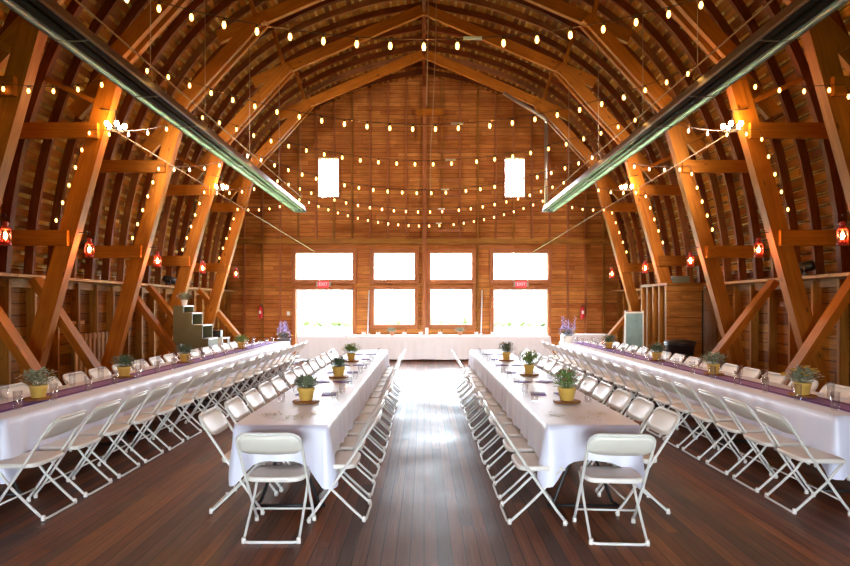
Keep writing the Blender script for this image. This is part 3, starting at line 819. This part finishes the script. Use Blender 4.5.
def pot_on(x, y, args, label, sl, zt=.7535, sliced=True):
    z = zt
    if sliced:
        o = slice0[0]
        if slice0[1]: o = o.copy(); COL.objects.link(o)
        slice0[1] = True
        o.location = (x, y, zt + .004); o.rotation_euler = (0, 0, R.uniform(0, 6)); o.scale = (1, 1, 1); o['label'] = sl; z = zt + .023
    t = make_pot(*args[0], **args[1]); t.location = (x, y, z); t.rotation_euler = (0, 0, R.uniform(0, 6)); tag(t, label, 'flower pot', 'yellow flower pots on the tables')
    return t
P = lambda *a, **k: (a, k)
pot_on(-1.13, 5.44, P(1, GREEN1, [(WHITEF, 10, .022), (PINKF, 5, .025)], rad=.10, h=.11, kind='succulent', scale=1.15), 'yellow pot of pale succulents nearest on the left centre table', 'wood slice under the nearest pot on the left centre table')
pot_on(-1.10, 7.3, P(2, GREEN3, [(GREEN1, 5, .02)], rad=.11, h=.11, scale=1.2), 'yellow pot with dark green dome second on the left centre table', 'wood slice under the second pot on the left centre table')
pot_on(-1.20, 9.35, P(3, GREEN2, [(YELF, 9, .022)], rad=.15, h=.16), 'yellow pot with leafy green sprigs farthest on the left centre table', 'wood slice under the farthest pot on the left centre table')
pot_on(1.37, 5.44, P(4, GREEN2, [(PINKF, 9, .035), (WHITEF, 8, .02)], rad=.15, h=.17, scale=1.2), 'yellow pot with bushy green leaves and a dark pink flower', 'wood slice under the nearest pot on the right centre table')
pot_on(1.40, 7.55, P(5, GREEN2, [(YELF, 6, .03), (WHITEF, 22, .014)], rad=.17, h=.18), 'yellow pot of tiny white and yellow flowers second on the right centre table', 'wood slice under the second pot on the right centre table')
pot_on(1.38, 9.5, P(6, GREEN3, [(YELF, 8, .022), (PURF, 6, .022)], rad=.14, h=.17), 'yellow pot with short dark stems farthest on the right centre table', 'wood slice under the farthest pot on the right centre table')
L4 = [(-3.82, 5.62, 7, GREEN1, [(WHITEF, 70, .014)]), (-3.86, 7.3, 8, GREEN3, [(WHITEF, 14, .012)]), (-3.88, 9.2, 9, GREEN3, [(WHITEF, 12, .010)]), (-3.9, 12.1, 10, GREEN2, [(YELF, 10, .02)])]
R4 = [(3.87, 5.8, 11, GREEN1, [(YELF, 18, .035), (WHITEF, 50, .014), (LAVF, 20, .015)]), (3.88, 7.6, 12, GREEN1, [(WHITEF, 70, .014)]), (3.9, 9.5, 13, GREEN3, [(WHITEF, 30, .012)]), (3.95, 12.1, 14, GREEN3, [(YELF, 6, .03), (PURF, 22, .018)])]
for s_, lst in (('left', L4), ('right', R4)):
    for i, (x, y, sd, gm, fl) in enumerate(lst):
        lk = {7: 'with a wide grey-green bush', 8: 'with dense green tufts', 9: 'with a low green tuft', 10: 'with green leaves and yellow flowers', 11: 'with yellow blossoms and airy white sprigs', 12: 'with a grey-green bush', 13: 'with small white flowers', 14: 'with purple and yellow flowers'}[sd]
        pot_on(x, y, P(sd, gm, fl, rad=.16, h=.15, scale=1.15), 'yellow pot %s, %s on the %s wall table' % (lk, ORD[i], s_), 'wood slice under the %s pot on the %s wall table' % (ORD[i], s_))
TERRA = simple('terracotta', (.55, .22, .10), .7)
for x, w in ((-.98, 'left'), (1.10, 'right')):
    t = make_pot(20 + int(x), GREEN1, [(WHITEF, 10, .02)], rad=.16, h=.12, potm=TERRA); t.location = (x, 17.3, .7535)
    tag(t, 'small terracotta pot of greenery on the head table, before the %s centre window' % w, 'flower pot', 'pots on the head table')

# tall flower arrangements at the row ends
def bouquet(loc, label, seed, tall=True):
    t = thing('flower_arrangement', label, 'flower arrangement', loc)
    if tall: MB().lathe([(.13, 0), (.14, .01), (.20, .72), (.205, .74), (.19, .74), (.17, .70)], 20).build('planter', GALV, t); zb = .62
    else: MB().lathe([(.09, 0), (.10, .01), (.13, .15), (.12, .155)], 18).build('planter', WHITE, t); zb = .03
    rr = random.Random(seed)
    f = foliage(seed, .24, .18, 'bushy'); f.v = [(x, y, z + zb) for x, y, z in f.v]; f.build('foliage', GREEN3, t, kind='stuff')
    f = blooms(seed, .22, .16, 9, .06); f.v = [(x, y - .03, z + zb) for x, y, z in f.v]; f.build('sunflowers', YELF, t, kind='stuff')
    mb = MB()
    for i in range(26):
        a = rr.uniform(0, 6.28); q = rr.uniform(.02, .2); x, y = math.cos(a) * q, math.sin(a) * q; h = rr.uniform(.3, .62)
        mb.tube([(x * .3, y * .3, zb + .1), (x, y, zb + h * .6)], .003, 3)
        for k in range(12): 
            b_ = rr.uniform(0, 6.28); mb.leaf((x, y, zb + h * (.5 + .045 * k)), (math.cos(b_), math.sin(b_), .8), .05, .016)
    mb.build('lavender_spikes', LAVF, t, kind='stuff')
bouquet((-4.0, 16.2, 0), 'tall metal planter of lavender spikes and sunflowers behind the left wall table', 31)
bouquet((3.60, 14.25, .754), 'white pot of lavender and sunflowers at the far end of the right wall table', 32, False)

# ------------------------------------------------------------------ glasses, candles, petals
tg = MB().lathe([(.028, 0), (.031, .003), (.037, .165), (.0355, .165), (.030, .012), (.001, .012)], 16).build('tall_glass', GLASS); tag(tg, '', 'glass', 'tall glasses on the wall tables')
sg = MB().lathe([(.030, 0), (.032, .003), (.038, .095), (.0365, .095), (.031, .010), (.001, .010)], 16).build('tumbler', GLASS); tag(sg, '', 'glass', 'tumblers on the centre tables')
def rep(o, first, loc, label):
    if not first[0]: o = o.copy(); COL.objects.link(o)
    first[0] = False; o.location = loc; o['label'] = label
f1 = [True]; f2 = [True]
for sx, nm, ya in ((-1, 'left', 5.0), (1, 'right', 5.05)):
    for i in range(17):
        for q in (-1, 1):
            rep(tg, f1, (sx * 3.845 + q * .205, ya + .535 * i + R.uniform(-.03, .03) + .06 * q, .757), 'tall glass, %s of the runner, %s wall table, %s from near end' % ('left' if q < 0 else 'right', nm, ORD[i]))
for xc, nm in ((-1.125, 'left'), (1.33, 'right')):
    for i in range(11):
        for q in (-1, 1):
            rep(sg, f2, (xc + q * .255, 5.5 + .56 * i + R.uniform(-.03, .03), .7535), 'tumbler, %s side of the %s centre table, %s from near end' % ('left' if q < 0 else 'right', nm, ORD[i]))
for xc, nm, s_ in ((-1.12, 'left', 3), (1.33, 'right', 5)):
    rr = random.Random(s_); mb = MB()
    for i in range(150):
        g = rr.choice([(-.18, 4.83), (.15, 4.86), (0, 4.7)]); x = xc + g[0] + rr.gauss(0, .06); y = g[1] + rr.gauss(0, .06)
        mb.leaf((x, y, .755), (rr.uniform(-1, 1), rr.uniform(-1, 1), .12), .022, .008)
    tag(mb.build('scattered_petals', WHITEF), 'white petals scattered on the near end of the %s centre table' % nm, 'petals', kind='stuff')
# plates with napkins on the head table
pl = thing('place_setting', '', 'plate', (0, 0, 0)); 
MB().lathe([(.07, 0), (.08, .004), (.135, .016), (.137, .019), (.08, .010), (.001, .009)], 22).build('plate', WHITE, pl)
mb = MB()
for k in range(5):
    a = 2 * PI * k / 5; mb.leaf((0, 0, .012), (math.cos(a), math.sin(a), 1.6), .13, .045)
mb.build('folded_napkin', WHITE, pl)
PLT = Repeat(pl)
xs = [-3.4, -2.9, -2.35, -1.85, -1.4, -.6, -.1, .5, 1.6, 2.1, 2.6, 3.1, 3.5]
for i, x in enumerate(xs): PLT.put((x, 17.35 + R.uniform(-.05, .1), .755), R.uniform(0, 1), 'white plate with folded white napkin on the head table, %s from the left' % ORD[i], 'plates on the head table')
for x, h, w in ((.08, .24, 'thick'),):
    c = thing('pillar_candle', 'thick white pillar candle at the middle of the head table', 'candle', (x, 17.25, .755)); MB().lathe([(.045, 0), (.046, h), (.01, h - .006)], 16).build('wax', WAX, c); MB().tube([(0, 0, h - .01), (0, .003, h + .015)], .002, 4).build('wick', BLACK, c)
for x, w in ((-1.65, 'left of the left pot'), (-.5, 'right of the left pot'), (.42, 'just right of the thick candle'), (1.72, 'right of the right pot')):
    c = thing('votive_candle', 'small candle in a glass cup on the head table, %s' % w, 'candle', (x, 17.1, .755), 0, 'small candles on the head table')
    MB().lathe([(.025, 0), (.035, .07), (.033, .07), (.024, .004)], 14).build('glass_cup', GLASS, c); MB().lathe([(.022, .005), (.022, .04), (.001, .04)], 12).build('wax', WAX, c)
for x, w in ((-1.95, 'left'), (1.94, 'right')):
    o = MB().tube([(x, YW - .16, .0), (x + .06, YW - .075, 2.2)], .022, 8).build('white_pole', WHITE); tag(o, 'white pole leaning on the end wall beside the %s centre window' % w, 'pole')

# ------------------------------------------------------------------ radiant tube heaters
def heater(sx, nm):
    x = 3.475; y0, y1 = 3.0, 16.0; z = 4.30
    t = thing('tube_heater', 'long metal radiant tube heater hanging along the %s side' % nm, 'heater', (sx * x, 0, z), 0, 'hanging tube heaters')
    pr = [(-.175, 0), (-.175, .03), (-.155, .035), (-.10, .17), (.10, .17), (.155, .035), (.175, .03), (.175, 0)]
    mb = MB(); th = .006
    inn = [(-.165, 0), (-.165, .026), (-.149, .029), (-.095, .162), (.095, .162), (.149, .029), (.165, .026), (.165, 0)]
    n = len(pr)
    for a, c in ((pr, 1), (inn, -1)):
        b = len(mb.v)
        segs = 12
        for k in range(segs + 1):
            y = y0 + (y1 - y0) * k / segs; mb.v += [(p[0], y, p[1]) for p in a]
        for k in range(segs):
            for i in range(n - 1):
                q = (b + k * n + i, b + k * n + i + 1, b + (k + 1) * n + i + 1, b + (k + 1) * n + i)
                mb.face(q if c > 0 else q[::-1])
    hood = mb.build('reflector_hood', ALU, t)
    MB().prism(pr, y1 - .004, y1 + .004).build('end_cap', ALU, t)
    for s_ in (-1, 1): MB().tube([(s_ * .065, y0, .07), (s_ * .065, y1 - .2, .07)], .045, 12).build('burner_tube', DARKT, t)
    MB().tube([(-.065, y1 - .2, .07)] + [(-.065 * math.cos(a), y1 - .2 + .065 * math.sin(a) * 1.3, .07) for a in [PI * k / 8 for k in range(1, 8)]] + [(.065, y1 - .2, .07)], .045, 12).build('return_bend', DARKT, t)
    for k, y in enumerate([4.0, 5.6, 7.1, 8.3, 9.5, 10.7, 11.9, 13.1, 14.3, 15.4]):
        MB().tube([(-.172, y, .01), (-.11, y, .0), (0, y, -.005), (.11, y, .0), (.172, y, .01)], .007, 6).build('bracket', GALV, t)
    for y in [4.9] + TR:
        MB().tube([(-.15, y, .04), (0, y, .42), (.15, y, .04)], .005, 5).build('hanger_yoke', WIRE, t)
    w = MB().tube([(sx * x, y0, z + .43), (sx * x, y1 + .1, z + .44)], .011, 6).build('gas_pipe', WIRE)
    tag(w, 'thin pipe running along above the %s tube heater' % nm, 'pipe')
    for i, y in enumerate(TR):
        zt = 7.0
        o = MB().tube([(sx * x, y, z + .42), (sx * x, y, zt - .02)], .006, 5).build('suspension_wire', WIRE)
        tag(o, 'wire holding the %s heater up to the %s roof truss' % (nm, TN[y]), 'wire', 'wires holding up the heaters')
heater(-1, 'left'); heater(1, 'right')
fp = thing('flue_pipe', 'silver flue pipe rising from the right heater to the roof near the end wall', 'pipe', (0, 15.72, 0))
FLU = simple('flue_metal', (.72, .68, .64), .3, metal=.9)
MB().tube([(3.42, .14, 4.46), (3.42, .14, 6.78)], .05, 12).build('riser', FLU, fp)
MB().tube([(3.42, .14, 6.70), (3.42, .14, 6.84), (3.36, .14, 6.92), (2.22, .14, 7.62)], .05, 12).build('sloping_run', FLU, fp)
for z in (5.2, 6.1): MB().lathe([(.055, -.02), (.055, .02)], 12, (3.42, .14, z)).build('collar', GALV, fp)

# guy wires
for sx, nm in ((-1, 'left'), (1, 'right')):
    o = MB().tube([(sx * 4.98, 9.0, 4.5), (sx * 3.75, YW - .12, 3.52)], .009, 5).build('guy_wire', WIRE); tag(o, 'slanting wire from the %s trusses to the end wall above the glass door' % nm, 'wire')
o = MB().tube([(.10, 12.5, 9.15), (.09, 12.5, 8.0), (.06, 12.5, 6.1)], .016, 6).build('hanging_rope', ROPE); tag(o, 'short thick rope hanging from the roof ridge', 'rope')
o = MB().tube([(.28, 12.7, 9.15), (.27, 12.7, 7.9), (.22, 12.7, 6.4), (.15, 12.7, 5.2), (.14, 12.7, 4.1)], .009, 6).build('hanging_rope', ROPE); tag(o, 'long thin rope hanging from the roof ridge', 'rope')
MB().box((0, (3 + YW) / 2, 9.28), (.10, YW - 3, .26)).build('trim_1', RIBW, kind='structure')

# ------------------------------------------------------------------ string lights
bulb_me = MB().lathe([(.002, -.064), (.009, -.061), (.0155, -.048), (.0175, -.036), (.0155, -.020), (.010, -.004), (.008, 0)], 10)
bulb_ob = None; sock_me = None
ROWN = ['nearest the camera', 'second from the camera', 'third from the camera', 'fourth from the camera', 'second from the end wall', 'nearest the end wall']
for ri, y in enumerate([4.9] + [v - .0 for v in TR]):
    half = []
    a = (4.74 - 3.985) / 3.475 ** 2
    xe = 3.475
    pts = [(x / 20 * xe, 3.985 + a * (x / 20 * xe) ** 2) for x in range(21)]
    path = [(-p[0], p[1], 0) for p in pts[::-1]] + [(p[0], p[1], 0) for p in pts[1:]]
    side = []
    if ri > 0:
        for k in range(1, 9):
            t_ = k / 8; side.append((3.475 + (5.2 - 3.475) * t_, 4.74 + (4.42 - 4.74) * t_ - .13 * math.sin(PI * t_), -.14 * t_ - .06 * t_))
        for k in range(1, 8):
            t_ = k / 7; side.append((5.2 + .53 * t_, 4.42 - 1.45 * t_, -.22))
    pth = [(-p[0], p[1], p[2]) for p in side[::-1]] + path + side
    pth = [(p[0], p[2], p[1]) for p in pth]
    t = thing('string_lights', 'string of warm bulbs slung across the barn, row %s' % ROWN[ri], 'string lights', (0, y + (0 if ri == 0 else 0), 0), 0, 'strings of warm bulbs')
    MB().tube(pth, .0045 if ri < 3 else .006, 4).build('cord', CORD, t)
    # bulbs every 0.29 m, the gap at the join right of the middle
    L = [0]
    for i in range(len(pth) - 1): L.append(L[-1] + (Vector(pth[i + 1]) - Vector(pth[i])).length)
    tot = L[-1]; s = .1; nbul = 0
    while s < tot - .02 and nbul < 100:
        i = max(k for k in range(len(L)) if L[k] <= s); i = min(i, len(pth) - 2)
        p = Vector(pth[i]).lerp(Vector(pth[i + 1]), (s - L[i]) / (L[i + 1] - L[i]))
        if bulb_ob is None:
            bulb_ob = bulb_me.build('bulb', BULB, t); sock_ob = MB().lathe([(.004, .03), (.012, .028), (.0125, -.002), (.009, -.006)], 8).build('socket', SOCK, bulb_ob); bo, so = bulb_ob, sock_ob
        else:
            bo = bulb_ob.copy(); COL.objects.link(bo); bo.parent = t; so = sock_ob.copy(); COL.objects.link(so); so.parent = bo
        bo.location = (p.x, p.y, p.z - .03); nbul += 1
        sc_ = 1.0 if ri < 3 else 1.12
        bo.scale = (sc_, sc_, sc_)
        s += .29 if not (-.1 < p.x - .25 < .19) else .40
    for xx in ((-2.6, -1.3, 0, 1.3, 2.6) if ri == 0 else (-4.4, -2.6, -.9, .9, 2.6, 4.4)):  # extra point lights added under the cord, boosting the bulbs' weak glow
        li = bpy.data.lights.new('string_fill', 'POINT'); li.energy = 4.2; li.color = (1, .46, .13); li.shadow_soft_size = .01
        lo = bpy.data.objects.new('string_fill', li); COL.objects.link(lo); lo.location = (xx, y - .03, (3.985 + a * xx * xx if abs(xx) < 3.5 else 4.50) - .12)
    MB().box((.42, 0, 3.995), (.16, .022, .022)).build('plug_join', WHITE, t)

# ------------------------------------------------------------------ lanterns and bulb clusters
def make_lantern():
    t = thing('lantern', '', 'lantern')
    MB().lathe([(.001, 0), (.062, 0), (.065, .012), (.055, .045), (.035, .055), (.034, .07), (.001, .07)], 16).build('base', REDM, t)
    MB().lathe([(.032, .068), (.052, .10), (.055, .135), (.040, .185), (.034, .20)], 16, cap=False).build('globe', LGLASS, t)
    MB().lathe([(.045, .198), (.048, .205), (.035, .225), (.026, .24), (.026, .26), (.036, .268), (.030, .29), (.001, .30)], 16).build('chimney_cap', REDM, t)
    for s_ in (-1, 1): MB().tube([(s_ * .058, 0, .03), (s_ * .072, 0, .10), (s_ * .070, 0, .17), (s_ * .036, 0, .245)], .005, 6).build('side_tube', REDM, t)
    MB().tube([(-.058, 0, .23)] + [(-.07 * math.cos(a), 0, .25 + .10 * math.sin(a)) for a in [PI * k / 8 for k in range(9)]] + [(.058, 0, .23)], .003, 5).build('bail', BLACK, t)
    MB().lathe([(.004, .075), (.018, .095), (.020, .115), (.010, .15), (.002, .17)], 10).build('flame_bulb', FLAME, t)
    return t
LN = Repeat(make_lantern())
for sx, nm in ((-1, 'left'), (1, 'right')):
    for y in TR:
        xl = 5.30
        LN.put((sx * xl, y - .02, 2.45), 0, 'glowing red lantern hung on the %s leg of the %s truss' % (nm, TN[y]), 'red lanterns on the truss legs')
        hk = MB().tube([(sx * (xl + .28), y, 2.84), (sx * xl, y - .02, 2.84), (sx * xl, y - .02, 2.805)], .006, 5).build('lantern_hook', BLACK); tag(hk, 'iron hook holding the lantern on the %s leg of the %s truss' % (nm, TN[y]), 'hook', 'hooks of the red lanterns')
        li = bpy.data.lights.new('lantern_lamp', 'POINT'); li.energy = 26; li.color = (1, .42, .10); li.shadow_soft_size = .03
        lo = bpy.data.objects.new('lantern_lamp', li); COL.objects.link(lo); lo.location = (sx * xl, y - .02, 2.57)
def make_cluster():
    t = thing('bulb_cluster', '', 'lamp')
    MB().tube([(.13 * math.cos(a), .13 * math.sin(a), 0) for a in [2 * PI * k / 20 for k in range(20)]], .008, 6, closed=True).build('ring', BLACK, t)
    MB().tube([(0, 0, .30), (0, 0, .0)], .006, 6).build('stem', BLACK, t); MB().box((0, 0, .0), (.26, .012, .012)).build('crossbar', BLACK, t)
    for k in range(5):
        a = 2 * PI * k / 5 + .3; x, y = .13 * math.cos(a), .13 * math.sin(a)
        b_ = MB().lathe([(.008, .01), (.016, .025), (.030, .05), (.034, .07), (.026, .095), (.002, .105)], 12, (x, y, 0)).build('bulb', CBULB, t)
        MB().lathe([(.012, -.01), (.012, .02)], 8, (x, y, 0)).build('socket', BLACK, b_)
    return t
CL = Repeat(make_cluster())
for sx, nm in ((-1, 'left'), (1, 'right')):
    for y in (9.0, 13.6):
        CL.put((sx * 4.82, y - .14, 4.43), 0, 'cluster of bright bulbs on the %s side of the %s truss' % (nm, TN[y]), 'bulb clusters on the trusses')
        hk = MB().tube([(sx * 4.82, y - .14, 4.73), (sx * 5.1, y - .08, 4.78)], .008, 5).build('lamp_arm', BLACK); tag(hk, 'short black arm of the bulb cluster on the %s side of the %s truss' % (nm, TN[y]), 'bracket', 'arms of the bulb clusters')
        li = bpy.data.lights.new('cluster_lamp', 'POINT'); li.energy = 34; li.color = (1, .55, .22); li.shadow_soft_size = .12
        lo = bpy.data.objects.new('cluster_lamp', li); COL.objects.link(lo); lo.location = (sx * 4.75, y - .2, 4.56)

# ------------------------------------------------------------------ things along the walls
# stepped display on the left
dz = thing('stepped_display', 'khaki stepped display stand with open shelves by the left wall', 'display stand', (-5.22, 12.82, 0))
prof = [(-.32, 0), (.46, 0), (.46, .95), (.33, .95), (.33, 1.25), (.10, 1.25), (.10, 1.52), (-.10, 1.52), (-.10, 1.68), (-.32, 1.68)]
MB().prism(prof, -.30, -.27).build('side_panel', KHAKI, dz); MB().prism(prof, .27, .30).build('side_panel', KHAKI, dz)
MB().box((-.31, 0, .84), (.02, .54, 1.66)).build('back_panel', KHAKI, dz)
for x0, x1, z in ((-.30, -.10, 1.665), (-.12, .10, 1.505), (.08, .33, 1.235), (.31, .46, .935)):
    MB().box(((x0 + x1) / 2, 0, z), (x1 - x0, .54, .03)).build('shelf', WHITE, dz)
MB().box((.45, 0, .48), (.02, .54, .88)).build('front_panel', KHAKI, dz)
dt = make_pot(41, GREEN1, [(WHITEF, 12, .03), (YELF, 5, .03)], rad=.18, h=.17, potm=WHITE); dt.location = (-5.42, 12.82, 1.682); tag(dt, 'white pot of pale flowers on top of the khaki stepped display', 'flower pot')
sdt = thing('side_table', 'small white cube table right of the khaki stepped display', 'table', (-5.40, 14.6, 0))
MB().box((0, 0, .84), (.62, .55, .03)).build('tabletop', WHITE, sdt)
for sx in (-1, 1):
    for sy in (-1, 1): MB().box((sx * .28, sy * .24, .412), (.04, .04, .825)).build('leg', WHITE, sdt)
MB().box((0, -.255, .62), (.52, .02, .40)).build('front_panel', WHITE, sdt)
bx = thing('music_player', 'black music player on the small white table', 'music player', (-5.38, 14.6, .856))
bevel(MB().box((0, 0, .09), (.34, .18, .18)).build('body', BLACK, bx), .01)
for s_ in (-1, 1): MB().lathe([(.05, 0), (.055, .008), (.02, .004)], 14).build('speaker_cone', DARKT, bx).matrix_local = Matrix.Translation((s_ * .09, -.09, .09)) @ Matrix.Rotation(PI / 2, 4, 'X')
MB().tube([(-.14, 0, .18), (-.13, 0, .23), (.13, 0, .23), (.14, 0, .18)], .007, 6).build('handle', BLACK, bx)
# slatted gate at the left wall
gt = thing('slatted_gate', 'pale slatted wooden gate standing at the left wall', 'gate', (-6.45, 11.02, 0))
for k in range(8): MB().box((0, -.50 + k * .143, .60), (.025, .07, 1.10)).build('slat', SHELFW, gt)
MB().box((-.03, 0, 1.08), (.03, 1.12, .10)).build('rail', SHELFW, gt); MB().box((-.03, 0, .25), (.03, 1.12, .10)).build('rail', SHELFW, gt)
# closet box on the right
cw = MB().box((6.02, 13.12, 1.07), (.84, .04, 2.14)).build('wall_closet', CLOSW, kind='structure')
for y in (13.16, 13.52, 13.88, 14.24, 14.6): MB().box((5.66, y, 1.07), (.12, .06, 2.14)).build('stud', STUDW, parent=cw)
MB().box((5.73, 13.88, 1.07), (.02, 1.45, 2.14)).build('closet_side', SIDEW, parent=cw)
MB().box((6.14, 13.86, 2.175), (1.10, 1.60, .06)).build('closet_top', STUDW, parent=cw)
dd = bpy.data.objects.new('door_3', None); COL.objects.link(dd); dd['kind'] = 'structure'
MB().box((6.60, 13.09, 1.02), (.30, .03, 2.02)).build('door_panel', GREYW, dd); MB().box((6.43, 13.085, 1.02), (.02, .03, 2.02)).build('door_edge', BLACK, dd)
MB().box((6.6, 13.06, .6), (.30, .02, .10)).build('door_batten', GREYW, dd); MB().box((6.6, 13.06, 1.6), (.30, .02, .10)).build('door_batten', GREYW, dd)
# chalkboard
cb = thing('chalkboard', 'tall teal chalkboard in a pale frame beside the right wall closet', 'chalkboard', (5.30, 14.3, 0), -.15)
MB().box((0, 0, .93), (.40, .02, 1.10)).build('board', TEALB, cb); 
mb = MB(); 
for s_ in (-1, 1): mb.box((s_ * .215, 0, .78), (.03, .035, 1.53))
mb.box((0, 0, 1.50), (.42, .035, .04)); mb.box((0, 0, .36), (.40, .035, .04)); mb.build('frame', WHITE, cb)
for s_ in (-1, 1): MB().beam((s_ * .2, .02, 1.45), (s_ * .2, .42, .02), .03, .03).build('rear_leg', GREYW, cb)
mb = MB()
for k in range(6): mb.tube([(-.1 + .03 * k, 0, .8 + .1 * k), (-.04 + .02 * k, 0, .95 + .07 * k)], .004, 4)
# bin
bn = thing('rubbish_bin', 'black round rubbish bin before the right wall closet', 'bin', (5.55, 12.3, 0))
MB().lathe([(.24, 0), (.25, .01), (.29, .80), (.31, .81), (.315, .85), (.29, .86)], 28).build('body', BARREL, bn)
MB().lathe([(.318, .845), (.325, .87), (.30, .91), (.12, .945), (.001, .95)], 28).build('lid', BARREL, bn)
for s_ in (-1, 1): MB().tube([(s_ * .29, -.05, .70), (s_ * .335, -.05, .69), (s_ * .335, .05, .69), (s_ * .29, .05, .70)], .01, 6).build('handle', BARREL, bn)
# stage lamps on the plates
def stage(loc, rz, label):
    t = thing('stage_lamp', label, 'stage lamp', loc, rz, 'stage lamps on the wall plates')
    o = MB().lathe([(.09, -.15), (.09, .10), (.075, .13), (.04, .15), (.001, .15)], 16).build('housing', BLACK, t); o.rotation_euler = (1.3, 0, 0); o.location = (0, 0, .14)
    o = MB().lathe([(.08, -.152), (.001, -.145)], 16).build('lens', GLASS, t); o.rotation_euler = (1.3, 0, 0); o.location = (0, 0, .14)
    MB().tube([(-.11, 0, .14), (-.11, 0, .02), (.11, 0, .02), (.11, 0, .14)], .008, 6).build('yoke', GALV, t); MB().lathe([(.05, 0), (.05, .018)], 12).build('foot', BLACK, t)
def spot(loc, aim, e):  # fill spots added near the bulb clusters to brighten the end wall
    li = bpy.data.lights.new('end_wall_fill', 'SPOT'); li.energy = e; li.color = (1, .90, .80); li.spot_size = 1.6; li.spot_blend = 1; li.shadow_soft_size = .35
    lo = bpy.data.objects.new('end_wall_fill', li); COL.objects.link(lo); lo.location = loc
    lo.rotation_euler = (Vector(aim) - Vector(loc)).to_track_quat('-Z', 'Y').to_euler()
spot((4.55, 8.8, 4.40), (.8, 19.5, 2.9), 1150); spot((-4.55, 8.8, 4.40), (-.8, 19.5, 2.9), 1150)
stage((6.38, 9.5, 2.186), .9, 'black stage lamp on the right wall plate'); stage((-6.38, 14.2, 2.186), -.9, 'black stage lamp on the left wall plate')
bxx = MB().box((6.15, 13.7, 2.30), (.42, .28, .17)).build('storage_box', GREYB); bevel(bxx, .01); tag(bxx, 'grey-green box lying on top of the closet', 'box')
# fire extinguishers, switch, exit signs
for x, nm in ((-5.57, 'left'), (5.40, 'right')):
    t = thing('fire_extinguisher', 'red fire extinguisher hung on the end wall, %s of the glass doors' % nm, 'fire extinguisher', (x, YW - .27, 1.22), 0, 'fire extinguishers on the end wall')
    MB().lathe([(.001, 0), (.065, .005), (.07, .02), (.07, .34), (.055, .39), (.022, .42), (.001, .42)], 16).build('cylinder', REDX, t)
    MB().lathe([(.025, .41), (.025, .45), (.001, .45)], 10).build('valve', BLACK, t); MB().box((.03, 0, .475), (.12, .02, .018)).build('handle', BLACK, t)
    MB().tube([(.02, 0, .44), (.10, 0, .40), (.105, 0, .15)], .010, 6).build('hose', BLACK, t); MB().box((0, .105, .25), (.04, .07, .3)).build('wall_bracket', BLACK, t)
    MB().box((0, -.0705, .22), (.07, .004, .10)).build('label_plate', WHITE, t)
t = thing('light_switch', 'small pale switch box left of the left glass door', 'switch', (-4.68, YW - .02, 1.40)); MB().box((0, 0, 0), (.10, .04, .14)).build('switch_plate', WHITE, t); MB().box((0, -.025, 0), (.02, .02, .03)).build('toggle', WHITE, t)
def txt(body, size, loc, m, parent):
    cu = bpy.data.curves.new('lettering', 'FONT'); cu.body = body; cu.size = size; cu.extrude = .004; cu.align_x = 'CENTER'; cu.align_y = 'CENTER'; cu.materials.append(m)
    tmp = bpy.data.objects.new('tmp', cu); me = bpy.data.meshes.new_from_object(tmp); bpy.data.objects.remove(tmp)
    o = bpy.data.objects.new('lettering', me); COL.objects.link(o); o.parent = parent; o.location = loc; o.rotation_euler = (PI / 2, 0, 0); return o
SIGNL = emis('exit_letters', (1, .2, .2), 1.2, base=(.9, .4, .4))
for x, nm in ((-3.45, 'left'), (3.33, 'right')):
    t = thing('exit_sign', 'red exit sign above the %s glass door' % nm, 'exit sign', (x, YW - .15, 2.40), 0, 'exit signs over the glass doors')
    MB().box((0, 0, 0), (.36, .06, .22)).build('face', SIGNR, t); 
    for s_ in (-1, 1): MB().box((s_ * .22, .01, 0), (.07, .06, .16)).build('lamp_head', SIGNB, t)
    txt('EXIT', .15, (0, -.034, 0), SIGNL, t)

# ------------------------------------------------------------------ light and camera
w = bpy.data.worlds.new('sky'); SC.world = w; w.use_nodes = True
bg = w.node_tree.nodes['Background']; bg.inputs[0].default_value = (.80, .90, 1.0, 1); bg.inputs[1].default_value = 30.0
cam = bpy.data.cameras.new('camera'); co = bpy.data.objects.new('camera', cam); COL.objects.link(co)
co.location = (0, 0, 1.69); co.rotation_euler = (PI / 2, 0, 0); cam.sensor_width = 36; cam.lens = 567 / 850 * 36; cam.shift_x = 1 / 850; cam.shift_y = 22 / 850; cam.clip_end = 400
SC.camera = co
SC.view_settings.view_transform = 'Standard'; SC.view_settings.look = 'None'; SC.view_settings.exposure = .68; SC.view_settings.gamma = 1; SC.view_settings.use_curve_mapping = False
